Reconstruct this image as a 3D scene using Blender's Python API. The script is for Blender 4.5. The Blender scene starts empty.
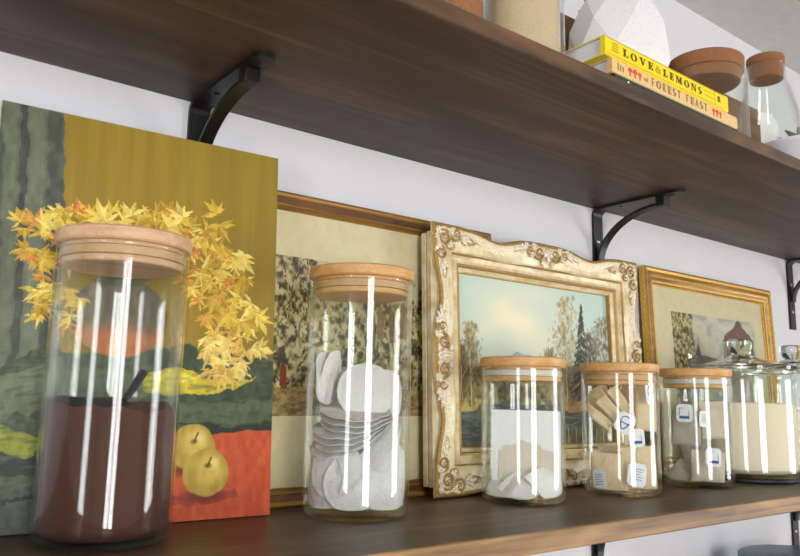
import bpy, math, random
import numpy as np
from mathutils import Vector, Matrix
random.seed(7)
R = math.radians
C = bpy.context.scene.collection
scn = bpy.context.scene

# ------------------------------------------------------------------ camera
F_PX, YAW, PITCH, ROLL = 741.83, 37.516, 9.1005, 1.1613
CAM = Vector((0.0, -0.6813, 0.1099))
def cam_axes():
    y, t, r = R(YAW), R(PITCH), R(ROLL)
    fw = Vector((math.sin(y)*math.cos(t), math.cos(y)*math.cos(t), math.sin(t)))
    rt = Vector((math.cos(y), -math.sin(y), 0)); up = rt.cross(fw)
    return rt*math.cos(r)+up*math.sin(r), -rt*math.sin(r)+up*math.cos(r), fw
RT, UP, FW = cam_axes()
cd = bpy.data.cameras.new('camera'); cam = bpy.data.objects.new('camera', cd); C.objects.link(cam)
cd.sensor_fit = 'HORIZONTAL'; cd.sensor_width = 36; cd.lens = F_PX*36/800; cd.clip_start = .02
cam.matrix_world = Matrix(((RT.x, UP.x, -FW.x, CAM.x), (RT.y, UP.y, -FW.y, CAM.y), (RT.z, UP.z, -FW.z, CAM.z), (0, 0, 0, 1)))
scn.camera = cam
cd.dof.use_dof = True; cd.dof.focus_distance = .92; cd.dof.aperture_fstop = 13.0
def ray(px, py): return RT*((px-400)/F_PX) - UP*((py-278)/F_PX) + FW
def at_y(px, py, Y): d = ray(px, py); return CAM + d*((Y-CAM.y)/d.y)
def at_z(px, py, Z): d = ray(px, py); return CAM + d*((Z-CAM.z)/d.z)

# ------------------------------------------------------------------ mesh helpers
class MB:
    def __init__(s): s.v = []; s.f = []; s.m = []
    def add(s, vs, fs, mi=0):
        b = len(s.v); s.v += [tuple(p) for p in vs]
        for f in fs: s.f.append(tuple(b+i for i in f)); s.m.append(mi)
        return s
    def box(s, x0, x1, y0, y1, z0, z1, mi=0):
        return s.add([(x0,y0,z0),(x1,y0,z0),(x1,y1,z0),(x0,y1,z0),(x0,y0,z1),(x1,y0,z1),(x1,y1,z1),(x0,y1,z1)],
                     [(0,3,2,1),(4,5,6,7),(0,1,5,4),(1,2,6,5),(2,3,7,6),(3,0,4,7)], mi)
    def lathe(s, prof, n=64, cx=0, cy=0, mi=0, fn=None, closed=False):
        sup = [prof[0]]
        for a, b in zip(prof, prof[1:]):       # support loops keep long straight walls flat-shaded to their ends
            L = math.hypot(b[0]-a[0], b[1]-a[1])
            if L > .008 and a[0] > 1e-6 and b[0] > 1e-6:
                f = .0015/L; sup += [(a[0]+(b[0]-a[0])*f, a[1]+(b[1]-a[1])*f), (b[0]+(a[0]-b[0])*f, b[1]+(a[1]-b[1])*f)]
            sup.append(b)
        prof = sup
        vs = []; idx = []
        for r, z in prof:
            if r < 1e-6: idx.append([len(vs)]); vs.append((cx, cy, z))
            else:
                row = []
                for k in range(n):
                    a = 2*math.pi*k/n; q = (cx+r*math.cos(a), cy+r*math.sin(a), z)
                    if fn: q = fn(q, r, a)
                    row.append(len(vs)); vs.append(q)
                idx.append(row)
        fs = []
        pairs = list(zip(idx, idx[1:]))
        if closed: pairs.append((idx[-1], idx[0]))
        for a, b in pairs:
            if len(a) == 1 and len(b) == 1: continue
            for k in range(n):
                k2 = (k+1) % n
                if len(a) == 1: fs.append((a[0], b[k2], b[k]))
                elif len(b) == 1: fs.append((a[k], a[k2], b[0]))
                else: fs.append((a[k], a[k2], b[k2], b[k]))
        return s.add(vs, fs, mi)
    def tube(s, path, rad, n=8, mi=0, flat=1.0, upv=(0, 0, 1)):
        P = [Vector(p) for p in path]; m = len(P)
        rs = rad if isinstance(rad, (list, tuple)) else [rad]*m
        vs = []; fs = []; u = Vector(upv)
        for i, p in enumerate(P):
            t = (P[min(i+1, m-1)]-P[max(i-1, 0)]).normalized()
            a = u - t*u.dot(t)
            if a.length < 1e-4: a = Vector((1, .3, .2)) - t*Vector((1, .3, .2)).dot(t)
            a.normalize(); b = t.cross(a)
            for k in range(n):
                g = 2*math.pi*k/n
                vs.append(p + a*(rs[i]*flat*math.cos(g)) + b*(rs[i]*math.sin(g)))
        for i in range(m-1):
            for k in range(n):
                k2 = (k+1) % n; fs.append((i*n+k, i*n+k2, (i+1)*n+k2, (i+1)*n+k))
        fs.append(tuple(range(n-1, -1, -1))); fs.append(tuple((m-1)*n+k for k in range(n)))
        return s.add(vs, fs, mi)
    def prism(s, poly, f0, f1, mi=0):
        n = len(poly)
        vs = [f0(*p) for p in poly]+[f1(*p) for p in poly]
        fs = [tuple(range(n)), tuple(range(2*n-1, n-1, -1))]
        for i in range(n): j = (i+1) % n; fs.append((i, i+n, j+n, j))
        return s.add(vs, fs, mi)
    def ellipsoid(s, c, ax, n=10, m=7, mi=0):
        c = Vector(c); A, B, D = [Vector(a) for a in ax]
        vs = [c+D]; 
        for i in range(1, m):
            t = math.pi*i/m
            for k in range(n):
                g = 2*math.pi*k/n
                vs.append(c + D*math.cos(t) + (A*math.cos(g)+B*math.sin(g))*math.sin(t))
        vs.append(c-D); fs = []
        for k in range(n): fs.append((0, 1+k, 1+(k+1) % n))
        for i in range(m-2):
            for k in range(n):
                k2 = (k+1) % n; fs.append((1+i*n+k, 1+(i+1)*n+k, 1+(i+1)*n+k2, 1+i*n+k2))
        L = len(vs)-1; b = 1+(m-2)*n
        for k in range(n): fs.append((b+k, L, b+(k+1) % n))
        return s.add(vs, fs, mi)
    def squeeze(s, m, J, lift=0):
        """press soft contents inside the glass: radius and floor of jar J"""
        mi = m.inverted(); rm = J[2]-.0034; k = .86*rm; out = []
        for q in s.v:
            w_ = m @ Vector(q); dx, dy = w_.x-J[0], w_.y-J[1]; r = math.hypot(dx, dy)
            if r > k: f = (k+(rm-k)*(1-math.exp(-(r-k)/(rm-k))))/r; w_.x = J[0]+dx*f; w_.y = J[1]+dy*f
            r = math.hypot(w_.x-J[0], w_.y-J[1]); zf = .0058+lift+max(0, r-.8*J[2])*.3
            if w_.z < zf+.004: w_.z = zf+.004*math.exp(-(zf+.004-w_.z)/.004)
            out.append(tuple(mi @ w_))
        s.v = out; return s
    def build(s, name, mats, parent=None, smooth=40, bevel=0, loc=None):
        me = bpy.data.meshes.new(name); me.from_pydata(s.v, [], s.f)
        mats = mats if isinstance(mats, (list, tuple)) else [mats]
        for m in mats: me.materials.append(m)
        if len(mats) > 1: me.polygons.foreach_set('material_index', s.m)
        import bmesh
        bm = bmesh.new(); bm.from_mesh(me); bmesh.ops.recalc_face_normals(bm, faces=bm.faces); bm.to_mesh(me); bm.free()
        if smooth:
            me.polygons.foreach_set('use_smooth', [True]*len(me.polygons)); me.set_sharp_from_angle(angle=R(smooth))
        me.update()
        o = bpy.data.objects.new(name, me); C.objects.link(o)
        if parent: o.parent = parent
        if loc: o.location = loc
        if bevel:
            b = o.modifiers.new('bevel', 'BEVEL'); b.width = bevel; b.segments = 2; b.limit_method = 'ANGLE'; b.angle_limit = R(50)
        return o
def tag(o, label=None, cat=None, group=None, kind=None):
    if label: o['label'] = label
    if cat: o['category'] = cat
    if group: o['group'] = group
    if kind: o['kind'] = kind
    return o
def thing(name, loc, label, cat, group=None, rot=(0, 0, 0)):
    o = bpy.data.objects.new(name, None); C.objects.link(o); o.empty_display_size = .03
    o.location = loc; o.rotation_euler = rot
    return tag(o, label, cat, group)
def mat_of(o):
    return Matrix.Translation(o.location) @ o.rotation_euler.to_matrix().to_4x4()

# ------------------------------------------------------------------ materials
def lin(c):
    return tuple(((x/255)/12.92 if x/255 <= .04045 else ((x/255+.055)/1.055)**2.4) for x in c)
def new_mat(name):
    m = bpy.data.materials.new(name); m.use_nodes = True
    nt = m.node_tree; return m, nt, nt.nodes['Principled BSDF']
def ramp(nt, stops):
    r = nt.nodes.new('ShaderNodeValToRGB')
    while len(r.color_ramp.elements) < len(stops): r.color_ramp.elements.new(.5)
    for e, (p, c) in zip(r.color_ramp.elements, stops): e.position = p; e.color = (*lin(c), 1)
    return r
def noise_mat(name, stops, scale=(10, 10, 10), nscale=1, detail=4, rough=.6, bump=0, bscale=200, metal=0, spec=.5, sss=0, coords='Object', distort=0, sheen=0):
    m, nt, p = new_mat(name)
    tc = nt.nodes.new('ShaderNodeTexCoord'); mp = nt.nodes.new('ShaderNodeMapping'); mp.inputs['Scale'].default_value = scale
    nt.links.new(tc.outputs[coords], mp.inputs[0])
    n = nt.nodes.new('ShaderNodeTexNoise'); n.inputs['Scale'].default_value = nscale; n.inputs['Detail'].default_value = detail
    n.inputs['Distortion'].default_value = distort
    nt.links.new(mp.outputs[0], n.inputs['Vector'])
    r = ramp(nt, stops); nt.links.new(n.outputs[0], r.inputs[0]); nt.links.new(r.outputs[0], p.inputs['Base Color'])
    p.inputs['Roughness'].default_value = rough; p.inputs['Metallic'].default_value = metal; p.inputs['Specular IOR Level'].default_value = spec
    if sheen: p.inputs['Sheen Weight'].default_value = sheen
    if bump:
        n2 = nt.nodes.new('ShaderNodeTexNoise'); n2.inputs['Scale'].default_value = bscale; n2.inputs['Detail'].default_value = 3
        nt.links.new(tc.outputs[coords], n2.inputs['Vector'])
        b = nt.nodes.new('ShaderNodeBump'); b.inputs['Strength'].default_value = bump; b.inputs['Distance'].default_value = .002
        nt.links.new(n2.outputs[0], b.inputs['Height']); nt.links.new(b.outputs[0], p.inputs['Normal'])
    return m
def glass_mat(name, tint=(.97, .985, .975), rough=.03, base=.027, edge=.9, power=4.0):
    """thin-walled glass: clear transmission with a Schlick-type reflection"""
    m = bpy.data.materials.new(name); m.use_nodes = True; nt = m.node_tree; nt.nodes.clear()
    out = nt.nodes.new('ShaderNodeOutputMaterial'); mix = nt.nodes.new('ShaderNodeMixShader')
    tr = nt.nodes.new('ShaderNodeBsdfTransparent'); tr.inputs[0].default_value = (*tint, 1)
    gl = nt.nodes.new('ShaderNodeBsdfGlossy'); gl.inputs['Roughness'].default_value = rough; gl.inputs[0].default_value = (1, 1, 1, 1)
    lw = nt.nodes.new('ShaderNodeLayerWeight'); lw.inputs[0].default_value = .5
    pw = nt.nodes.new('ShaderNodeMath'); pw.operation = 'POWER'; pw.inputs[1].default_value = power
    ma = nt.nodes.new('ShaderNodeMath'); ma.operation = 'MULTIPLY_ADD'; ma.inputs[1].default_value = edge-base; ma.inputs[2].default_value = base; ma.use_clamp = True
    nt.links.new(lw.outputs['Facing'], pw.inputs[0]); nt.links.new(pw.outputs[0], ma.inputs[0])
    nt.links.new(ma.outputs[0], mix.inputs[0]); nt.links.new(tr.outputs[0], mix.inputs[1]); nt.links.new(gl.outputs[0], mix.inputs[2])
    nt.links.new(mix.outputs[0], out.inputs[0]); return m
def solid_glass(name, col=(.72, .79, .76)):
    m, nt, p = new_mat(name); p.inputs['Base Color'].default_value = (*col, 1); p.inputs['Transmission Weight'].default_value = 1
    p.inputs['Roughness'].default_value = .02; p.inputs['IOR'].default_value = 1.45; return m
def plain(name, c, rough=.5, metal=0, spec=.5):
    c2 = tuple(max(0, x-9) for x in c)
    return noise_mat(name, [(.3, c2), (.7, c)], nscale=30, rough=rough, metal=metal, spec=spec)
def wood(name, dark, mid, light, grain=(1.2, 16, 16), rough=.45, patch=None, seed=0, bump=.15):
    m, nt, p = new_mat(name)
    tc = nt.nodes.new('ShaderNodeTexCoord')
    def nz(scale, sc, det, dist=0, off=0):
        mp = nt.nodes.new('ShaderNodeMapping'); mp.inputs['Scale'].default_value = scale; mp.inputs['Location'].default_value = (seed+off, seed*2+off, seed)
        nt.links.new(tc.outputs['Object'], mp.inputs[0])
        n = nt.nodes.new('ShaderNodeTexNoise'); n.inputs['Scale'].default_value = sc; n.inputs['Detail'].default_value = det; n.inputs['Distortion'].default_value = dist
        nt.links.new(mp.outputs[0], n.inputs['Vector']); return n
    n1 = nz(grain, 2.2, 5, .6); n2 = nz((grain[0]*2, grain[1]*6, grain[2]*6), 2.5, 6, .2, 3)
    mx = nt.nodes.new('ShaderNodeMix'); mx.data_type = 'FLOAT'; mx.inputs[0].default_value = .4
    nt.links.new(n1.outputs[0], mx.inputs[2]); nt.links.new(n2.outputs[0], mx.inputs[3])
    r = ramp(nt, [(.33, dark), (.5, mid), (.66, light)]); nt.links.new(mx.outputs[0], r.inputs[0])
    col = r.outputs[0]
    if patch:
        n3 = nz((3.2, 14, 14), 1.6, 3, .4, 9); r3 = ramp(nt, [(.46, (0, 0, 0)), (.62, (255, 255, 255))]); nt.links.new(n3.outputs[0], r3.inputs[0])
        mc = nt.nodes.new('ShaderNodeMix'); mc.data_type = 'RGBA'; nt.links.new(r3.outputs[0], mc.inputs[0])
        nt.links.new(col, mc.inputs[6]); mc.inputs[7].default_value = (*lin(patch), 1); col = mc.outputs[2]
    nt.links.new(col, p.inputs['Base Color']); p.inputs['Roughness'].default_value = rough
    b = nt.nodes.new('ShaderNodeBump'); b.inputs['Strength'].default_value = bump; b.inputs['Distance'].default_value = .001
    nt.links.new(n2.outputs[0], b.inputs['Height']); nt.links.new(b.outputs[0], p.inputs['Normal'])
    return m
def attr_mat(name, rough=.55, bump=.25, bs=900, spec=.4):
    m, nt, p = new_mat(name); a = nt.nodes.new('ShaderNodeAttribute'); a.attribute_name = 'paint'
    nt.links.new(a.outputs['Color'], p.inputs['Base Color']); p.inputs['Roughness'].default_value = rough; p.inputs['Specular IOR Level'].default_value = spec
    if bump:
        tc = nt.nodes.new('ShaderNodeTexCoord'); n = nt.nodes.new('ShaderNodeTexNoise'); n.inputs['Scale'].default_value = bs
        nt.links.new(tc.outputs['Object'], n.inputs['Vector'])
        b = nt.nodes.new('ShaderNodeBump'); b.inputs['Strength'].default_value = bump; b.inputs['Distance'].default_value = .0006
        nt.links.new(n.outputs[0], b.inputs['Height']); nt.links.new(b.outputs[0], p.inputs['Normal'])
    return m
M = {}
M['wall'] = noise_mat('wall_paint', [(.3, (217, 218, 223)), (.7, (219, 220, 225))], nscale=3, rough=.85, bump=.05, bscale=300)
M['room'] = noise_mat('room_paint', [(.3, (176, 178, 176)), (.7, (184, 186, 184))], nscale=3, rough=.9)
M['ceil'] = noise_mat('ceiling_paint', [(.3, (206, 204, 200)), (.7, (214, 212, 208))], nscale=4, rough=.9)
M['floor'] = wood('floor_oak', (120, 90, 62), (150, 115, 82), (172, 136, 98), rough=.5)
M['trim'] = plain('window_paint', (236, 236, 234), .4)
M['walnut'] = wood('walnut_stain', (42, 30, 24), (72, 52, 41), (106, 78, 59), grain=(.9, 13, 13), rough=.5, seed=2, patch=(62, 40, 29))
M['walnut_top'] = wood('walnut_top_sheen', (58, 44, 36), (88, 68, 54), (122, 97, 78), grain=(1.0, 11, 11), rough=.42, seed=9, patch=(78, 58, 45), bump=.3)  # walnut made lighter: window sheen on the lower shelf put into the colour
M['walnut_edge'] = wood('worn_walnut_edge', (46, 32, 25), (66, 48, 36), (88, 64, 46), grain=(1.6, 20, 20), rough=.55, patch=(110, 78, 50), seed=5)
M['tan_edge'] = wood('tan_shelf_edge', (84, 60, 40), (134, 102, 66), (166, 134, 90), grain=(1.6, 20, 20), rough=.55, patch=(184, 148, 90), seed=1)  # tan-brown edge wood with random golden patches
M['iron'] = noise_mat('black_iron', [(.3, (10, 9, 9)), (.7, (17, 16, 16))], nscale=40, rough=.42, bump=.1, bscale=400)
M['screw'] = plain('steel_screw', (185, 184, 180), .3, 1)
M['bamboo'] = wood('bamboo', (186, 136, 80), (208, 160, 100), (222, 178, 118), grain=(2, 40, 60), rough=.45, seed=3)
M['bamboo_pale'] = wood('pale_bamboo', (196, 150, 112), (212, 172, 134), (226, 190, 154), grain=(2, 40, 60), rough=.45, seed=4)
M['seal'] = plain('silicone_seal', (214, 208, 200), .4)
M['seal_tan'] = plain('tan_seal', (206, 168, 122), .5)
M['glass'] = glass_mat('jar_glass')
M['glass_green'] = glass_mat('green_tinged_glass', (.95, .98, .965), base=.035)
M['bronze'] = noise_mat('antique_bronze_gilt', [(.3, (120, 84, 36)), (.7, (172, 130, 62))], scale=(3, 30, 30), nscale=5, rough=.42, metal=.4, bump=.2, bscale=260)
M['old_gold'] = noise_mat('old_gold', [(.3, (150, 116, 56)), (.6, (188, 152, 84)), (.75, (212, 182, 118))], nscale=60, rough=.4, metal=.4, bump=.2, bscale=260)
M['swirl_gold'] = noise_mat('swirl_gold', [(.3, (150, 116, 58)), (.7, (214, 188, 132))], nscale=90, rough=.42, metal=.3)
M['pane'] = glass_mat('picture_glass', (.98, .99, .985), base=.03)
M['solid'] = solid_glass('thick_glass')
M['coffee'] = noise_mat('ground_coffee', [(.3, (64, 33, 23)), (.7, (92, 52, 37))], nscale=500, detail=3, rough=.95, bump=.6, bscale=900)
M['scoop'] = plain('black_plastic', (32, 29, 30), .3)
M['pad'] = noise_mat('tea_paper', [(.3, (206, 203, 203)), (.7, (232, 229, 228))], nscale=110, rough=.9, bump=.6, bscale=260)
M['paper'] = noise_mat('white_filter_paper', [(.3, (236, 235, 236)), (.7, (247, 246, 246))], nscale=60, rough=.9, bump=.15, bscale=300)
M['leafmeal'] = noise_mat('tea_leaf_meal', [(.35, (206, 190, 170)), (.65, (236, 228, 216))], nscale=420, rough=.95, bump=.3, bscale=700)
M['kraft'] = noise_mat('kraft_filter_paper', [(.3, (218, 192, 152)), (.7, (238, 217, 182))], nscale=70, rough=.85, bump=.25, bscale=300)
M['mesh'] = noise_mat('grey_mesh_paper', [(.35, (150, 140, 128)), (.65, (196, 186, 172))], nscale=160, rough=.85, bump=.3, bscale=500)
M['mesh_pale'] = noise_mat('beige_mesh_paper', [(.35, (196, 182, 162)), (.65, (224, 212, 196))], nscale=160, rough=.85, bump=.3, bscale=500)
M['tag'] = plain('tag_card', (246, 246, 248), .7)
M['blue'] = plain('blue_ink', (52, 96, 168), .7)
M['blue_pale'] = plain('pale_blue_ink', (120, 140, 184), .7)
M['string'] = plain('cotton_string', (230, 226, 218), .8)
M['sugar'] = noise_mat('raw_sugar', [(.3, (240, 224, 194)), (.7, (250, 238, 214))], nscale=600, rough=.9, bump=.4, bscale=1200)
M['gap_shade'] = plain('base_gap_shade', (24, 24, 26), .5)  # near-black colour for the shade in the gap under the canisters
M['flour'] = noise_mat('brown_flour', [(.3, (204, 172, 140)), (.7, (226, 200, 170))], nscale=90, rough=.95, bump=.3, bscale=500)
M['cork'] = noise_mat('cork', [(.3, (112, 70, 42)), (.5, (146, 97, 62)), (.7, (170, 122, 82))], nscale=120, detail=6, rough=.85, bump=.5, bscale=350)
M['board'] = wood('oiled_board', (92, 62, 40), (124, 88, 58), (146, 106, 72), grain=(3, 24, 24), rough=.55, seed=7)
M['white'] = plain('white_ceramic', (238, 238, 244), .28)
M['matte_white'] = plain('matt_white_ceramic', (236, 236, 242), .5)
M['leaf'] = noise_mat('leaf', [(.3, (34, 62, 34)), (.7, (58, 94, 48))], nscale=30, rough=.5)
M['leaf_pale'] = noise_mat('pale_succulent', [(.3, (120, 142, 92)), (.7, (168, 182, 130))], nscale=60, rough=.5)
M['soil'] = noise_mat('potting_soil', [(.3, (38, 28, 22)), (.7, (66, 50, 38))], nscale=200, rough=1, bump=.6)
M['dark_pot'] = plain('charcoal_pot', (38, 40, 40), .5)
M['teal'] = noise_mat('teal_enamel', [(.3, (66, 108, 128)), (.7, (78, 120, 140))], nscale=8, rough=.35)
M['yellow'] = plain('yellow_cover', (246, 222, 34), .4)
M['yellow_ink'] = plain('spine_ink', (78, 68, 20), .6)
M['yellow_line'] = plain('ochre_ink', (186, 160, 20), .6)
M['tan_cover'] = plain('tan_cover', (234, 198, 138), .5)
M['tan_ink'] = plain('brown_ink', (150, 118, 74), .6)
M['red_ink'] = plain('red_ink', (222, 84, 44), .6)
M['green_cover'] = plain('green_cover', (28, 62, 44), .4)
M['dark_cover'] = plain('dark_cover', (44, 36, 36), .5)
M['pages'] = noise_mat('page_block', [(.35, (206, 204, 204)), (.65, (236, 235, 236))], scale=(1, 1, 900), nscale=1, rough=.85)
M['gold'] = noise_mat('gilt', [(.3, (184, 136, 42)), (.55, (216, 172, 72)), (.75, (234, 198, 108))], nscale=30, rough=.4, metal=.35, bump=.08, bscale=260)
M['gold_dk'] = noise_mat('brown_gilt', [(.3, (112, 78, 28)), (.7, (164, 120, 52))], scale=(3, 20, 20), nscale=4, rough=.42, metal=.3, bump=.2, bscale=200)
M['brownwood'] = noise_mat('frame_brown', [(.3, (66, 38, 18)), (.7, (112, 68, 32))], scale=(3, 20, 20), nscale=4, rough=.45)
M['gilt_cream'] = noise_mat('worn_cream_gilt', [(.32, (200, 178, 128)), (.5, (220, 204, 164)), (.7, (234, 224, 198))], scale=(9, 9, 9), nscale=7, detail=5, rough=.42, metal=.12, bump=.08, bscale=300)
M['gilt_orn'] = noise_mat('ornament_cream', [(.38, (188, 160, 108)), (.48, (228, 216, 188)), (.6, (242, 238, 228))], nscale=60, detail=4, rough=.42, metal=.15, bump=.2, bscale=300)
M['gilt_ground'] = noise_mat('ornament_ground', [(.32, (206, 184, 136)), (.5, (224, 210, 176)), (.68, (238, 231, 216))], nscale=50, detail=4, rough=.45, metal=.12, bump=.1, bscale=260)
M['mat'] = noise_mat('cream_mount', [(.3, (214, 200, 158)), (.7, (224, 211, 172))], nscale=8, rough=.9)
M['backing'] = plain('brown_backing', (120, 92, 62), .9)
M['oil'] = attr_mat('oil_paint', .5, .35, 1100)
M['print'] = attr_mat('print_ink', .9, 0)
M['canvas_side'] = plain('bare_canvas', (222, 208, 176), .9)

# ------------------------------------------------------------------ painter
def vnoise(h, w, gy, gx, seed):
    r = np.random.RandomState(seed); g = r.rand(int(gy)+2, int(gx)+2)
    y = np.linspace(0, gy, h, endpoint=False); x = np.linspace(0, gx, w, endpoint=False)
    yi = y.astype(int); xi = x.astype(int); fy = (y-yi)[:, None]; fx = (x-xi)[None, :]
    fy = fy*fy*(3-2*fy); fx = fx*fx*(3-2*fx)
    a = g[np.ix_(yi, xi)]; b = g[np.ix_(yi, xi+1)]; c = g[np.ix_(yi+1, xi)]; d = g[np.ix_(yi+1, xi+1)]
    return (a*(1-fx)+b*fx)*(1-fy)+(c*(1-fx)+d*fx)*fy
class Paint:
    """a small painter working in picture metres (x right, z up)"""
    def __init__(s, x0, x1, z0, z1, step, base, seed=0):
        s.x0, s.x1, s.z0, s.z1 = x0, x1, z0, z1
        s.w = int(round((x1-x0)/step)); s.h = int(round((z1-z0)/step))
        s.a = np.zeros((s.h, s.w, 3)); s.a[:] = base
        xs = x0+(np.arange(s.w)+.5)/s.w*(x1-x0); zs = z0+(np.arange(s.h)+.5)/s.h*(z1-z0)
        s.X, s.Z = np.meshgrid(xs, zs); s.seed = seed; s.rs = np.random.RandomState(seed+99)
        s.WX = (vnoise(s.h, s.w, s.h/9, s.w/9, seed+1)-.5)*2; s.WZ = (vnoise(s.h, s.w, s.h/9, s.w/9, seed+2)-.5)*2
    def n(s, cz, cx, k): return vnoise(s.h, s.w, max(2, (s.z1-s.z0)/cz), max(2, (s.x1-s.x0)/cx), s.seed*31+k)
    def _put(s, mask, col, var=0, k=3):
        c = np.array(col, float)
        if var:
            nz = (s.rs.rand(s.h, s.w)-.5)*var*.7+(s.n(.008, .004, k)-.5)*var*1.6
            c = c[None, None, :]+nz[:, :, None]
        else: c = np.broadcast_to(c, s.a.shape)
        mk = np.clip(mask, 0, 1)[:, :, None]; s.a = s.a*(1-mk)+c*mk
    def poly(s, pts, col, var=0, wob=.0015, op=1, k=3):
        X = s.X+s.WX*wob; Z = s.Z+s.WZ*wob; ins = np.zeros(X.shape, bool); m = len(pts)
        for i in range(m):
            xa, za = pts[i]; xb, zb = pts[(i+1) % m]
            if abs(za-zb) < 1e-9: continue
            c = ((za > Z) != (zb > Z)) & (X < (xb-xa)*(Z-za)/(zb-za)+xa); ins ^= c
        s._put(ins*op, col, var, k)
    def ell(s, c, rx, rz, col, var=0, soft=.0, wob=.001, op=1, k=3):
        d = np.sqrt(((s.X+s.WX*wob-c[0])/rx)**2+((s.Z+s.WZ*wob-c[1])/rz)**2)
        s._put((np.clip((1-d)/max(soft, 1e-3), 0, 1))*op, col, var, k)
    def stroke(s, a, b, wd, col, op=1):
        ax, az = a; bx, bz = b; dx, dz = bx-ax, bz-az; L = dx*dx+dz*dz+1e-12
        pad = wd*2
        ix0 = max(0, int((min(ax, bx)-pad-s.x0)/(s.x1-s.x0)*s.w)); ix1 = min(s.w, int((max(ax, bx)+pad-s.x0)/(s.x1-s.x0)*s.w)+2)
        iz0 = max(0, int((min(az, bz)-pad-s.z0)/(s.z1-s.z0)*s.h)); iz1 = min(s.h, int((max(az, bz)+pad-s.z0)/(s.z1-s.z0)*s.h)+2)
        if ix1 <= ix0 or iz1 <= iz0: return
        X = s.X[iz0:iz1, ix0:ix1]; Z = s.Z[iz0:iz1, ix0:ix1]
        t = np.clip(((X-ax)*dx+(Z-az)*dz)/L, 0, 1)
        d = np.hypot(X-ax-t*dx, Z-az-t*dz); mk = (np.clip((wd-d)/(wd*.5), 0, 1)*op)[:, :, None]
        s.a[iz0:iz1, ix0:ix1] = s.a[iz0:iz1, ix0:ix1]*(1-mk)+np.array(col, float)*mk
    def mottle(s, mask, cols, cz, cx, k=7):
        v = s.n(cz, cx, k)*.6+s.n(cz*.45, cx*.45, k+1)*.4
        v = (v-v.min())/(v.max()-v.min()); q = np.clip((v-.2)/.6, 0, .999)*len(cols)
        i = q.astype(int); c = np.array(cols, float)[i]; mk = np.clip(mask, 0, 1)[:, :, None]; s.a = s.a*(1-mk)+c*mk
    def mesh(s, name, mat, parent, y, sides=None):
        h, w = s.h, s.w
        xs = np.linspace(s.x0, s.x1, w+1); zs = np.linspace(s.z0, s.z1, h+1)
        XX, ZZ = np.meshgrid(xs, zs); n = (w+1)*(h+1)
        co = np.stack([XX.ravel(), np.full(n, y), ZZ.ravel()], -1)
        i = np.arange(h*w); r = i//w; c = i % w; b = r*(w+1)+c
        q = np.stack([b, b+1, b+w+2, b+w+1], -1)
        me = bpy.data.meshes.new(name); faces = q.tolist(); verts = co.tolist()
        if sides:
            # turn the canvas round its stretcher: a back rim joined to the front border
            k0 = len(verts); ring = [j for j in range(w+1)]+[(j+1)*(w+1)-1 for j in range(1, h+1)]+[h*(w+1)+j for j in range(w-1, -1, -1)]+[j*(w+1) for j in range(h-1, 0, -1)]
            for j in ring: verts.append([verts[j][0], y+sides, verts[j][2]])
            L = len(ring)
            for t in range(L): t2 = (t+1) % L; faces.append([ring[t], k0+t, k0+t2, ring[t2]])
            faces.append([k0+t for t in range(L-1, -1, -1)])
        me.from_pydata(verts, [], faces)
        srgb = np.clip(s.a, 0, 255)/255; l = np.where(srgb <= .04045, srgb/12.92, ((srgb+.055)/1.055)**2.4)
        at = me.attributes.new('paint', 'FLOAT_COLOR', 'FACE')
        cols = np.ones((len(faces), 4)); cols[:h*w, :3] = l.reshape(-1, 3)
        if sides: cols[h*w:, :3] = lin((214, 200, 168))
        at.data.foreach_set('color', cols.ravel())
        me.materials.append(mat); me.update()
        o = bpy.data.objects.new(name, me); C.objects.link(o); o.parent = parent; return o
def picker(root, y):
    """photo direction -> point of a picture plane (local x, z)"""
    Mi = mat_of(root).inverted(); o = Mi @ CAM; Rm = Mi.to_3x3()
    def f(px, py):
        d = Rm @ ray(px, py); t = (y-o.y)/d.y; q = o+d*t; return (q.x, q.z)
    return f

# ------------------------------------------------------------------ room
WALL = .008; ZT = .8265; ZF = -1.5; XL, XR, YF = -2.4, 3.0, -3.3
def struct(o): o['kind'] = 'structure'; return o
struct(MB().box(XL-.1, XR+.1, WALL, WALL+.1, ZF-.1, ZT+.1).build('wall_back', M['wall'], smooth=0))
struct(MB().box(XL-.1, XR+.1, YF-.1, WALL+.1, ZF-.1, ZF).build('floor', M['floor'], smooth=0))
struct(MB().box(XL-.1, XR+.1, YF-.1, WALL+.1, ZT, ZT+.1).build('ceiling', M['ceil'], smooth=0))
def holed(name, a0, a1, holes, place):
    mb = MB(); cur = a0
    for h0, h1, z0, z1 in holes:
        place(mb, cur, h0, ZF, ZT); place(mb, h0, h1, ZF, z0); place(mb, h0, h1, z1, ZT); cur = h1
    place(mb, cur, a1, ZF, ZT); return struct(mb.build(name, M['room'], smooth=0))
W1 = [(-.85, .05, -.85, .80)]; W2 = [(-2.35, -1.45, -.85, .60)]; W3 = [(-2.3, -1.6, -.85, .66)]
holed('wall_front', XL, XR, W1, lambda mb, a, b, c, d: mb.box(a, b, YF-.1, YF, c, d))
holed('wall_right', YF, WALL, W2, lambda mb, a, b, c, d: mb.box(XR, XR+.1, a, b, c, d))
holed('wall_left', YF, WALL, W3, lambda mb, a, b, c, d: mb.box(XL-.1, XL, a, b, c, d))
def wframe(name, hole, place, bars):
    a, b, c, d = hole; mb = MB(); t = .05
    place(mb, a, a+t, c, d); place(mb, b-t, b, c, d); place(mb, a+t, b-t, c, c+t); place(mb, a+t, b-t, d-t, d)
    for k in range(bars): x = a+(b-a)*(k+1)/(bars+1); place(mb, x-.03, x+.03, c+t, d-t)
    struct(mb.build(name, M['trim'], smooth=0))
wframe('window_1', W1[0], lambda mb, a, b, c, d: mb.box(a, b, YF-.08, YF-.02, c, d), 1)
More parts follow.
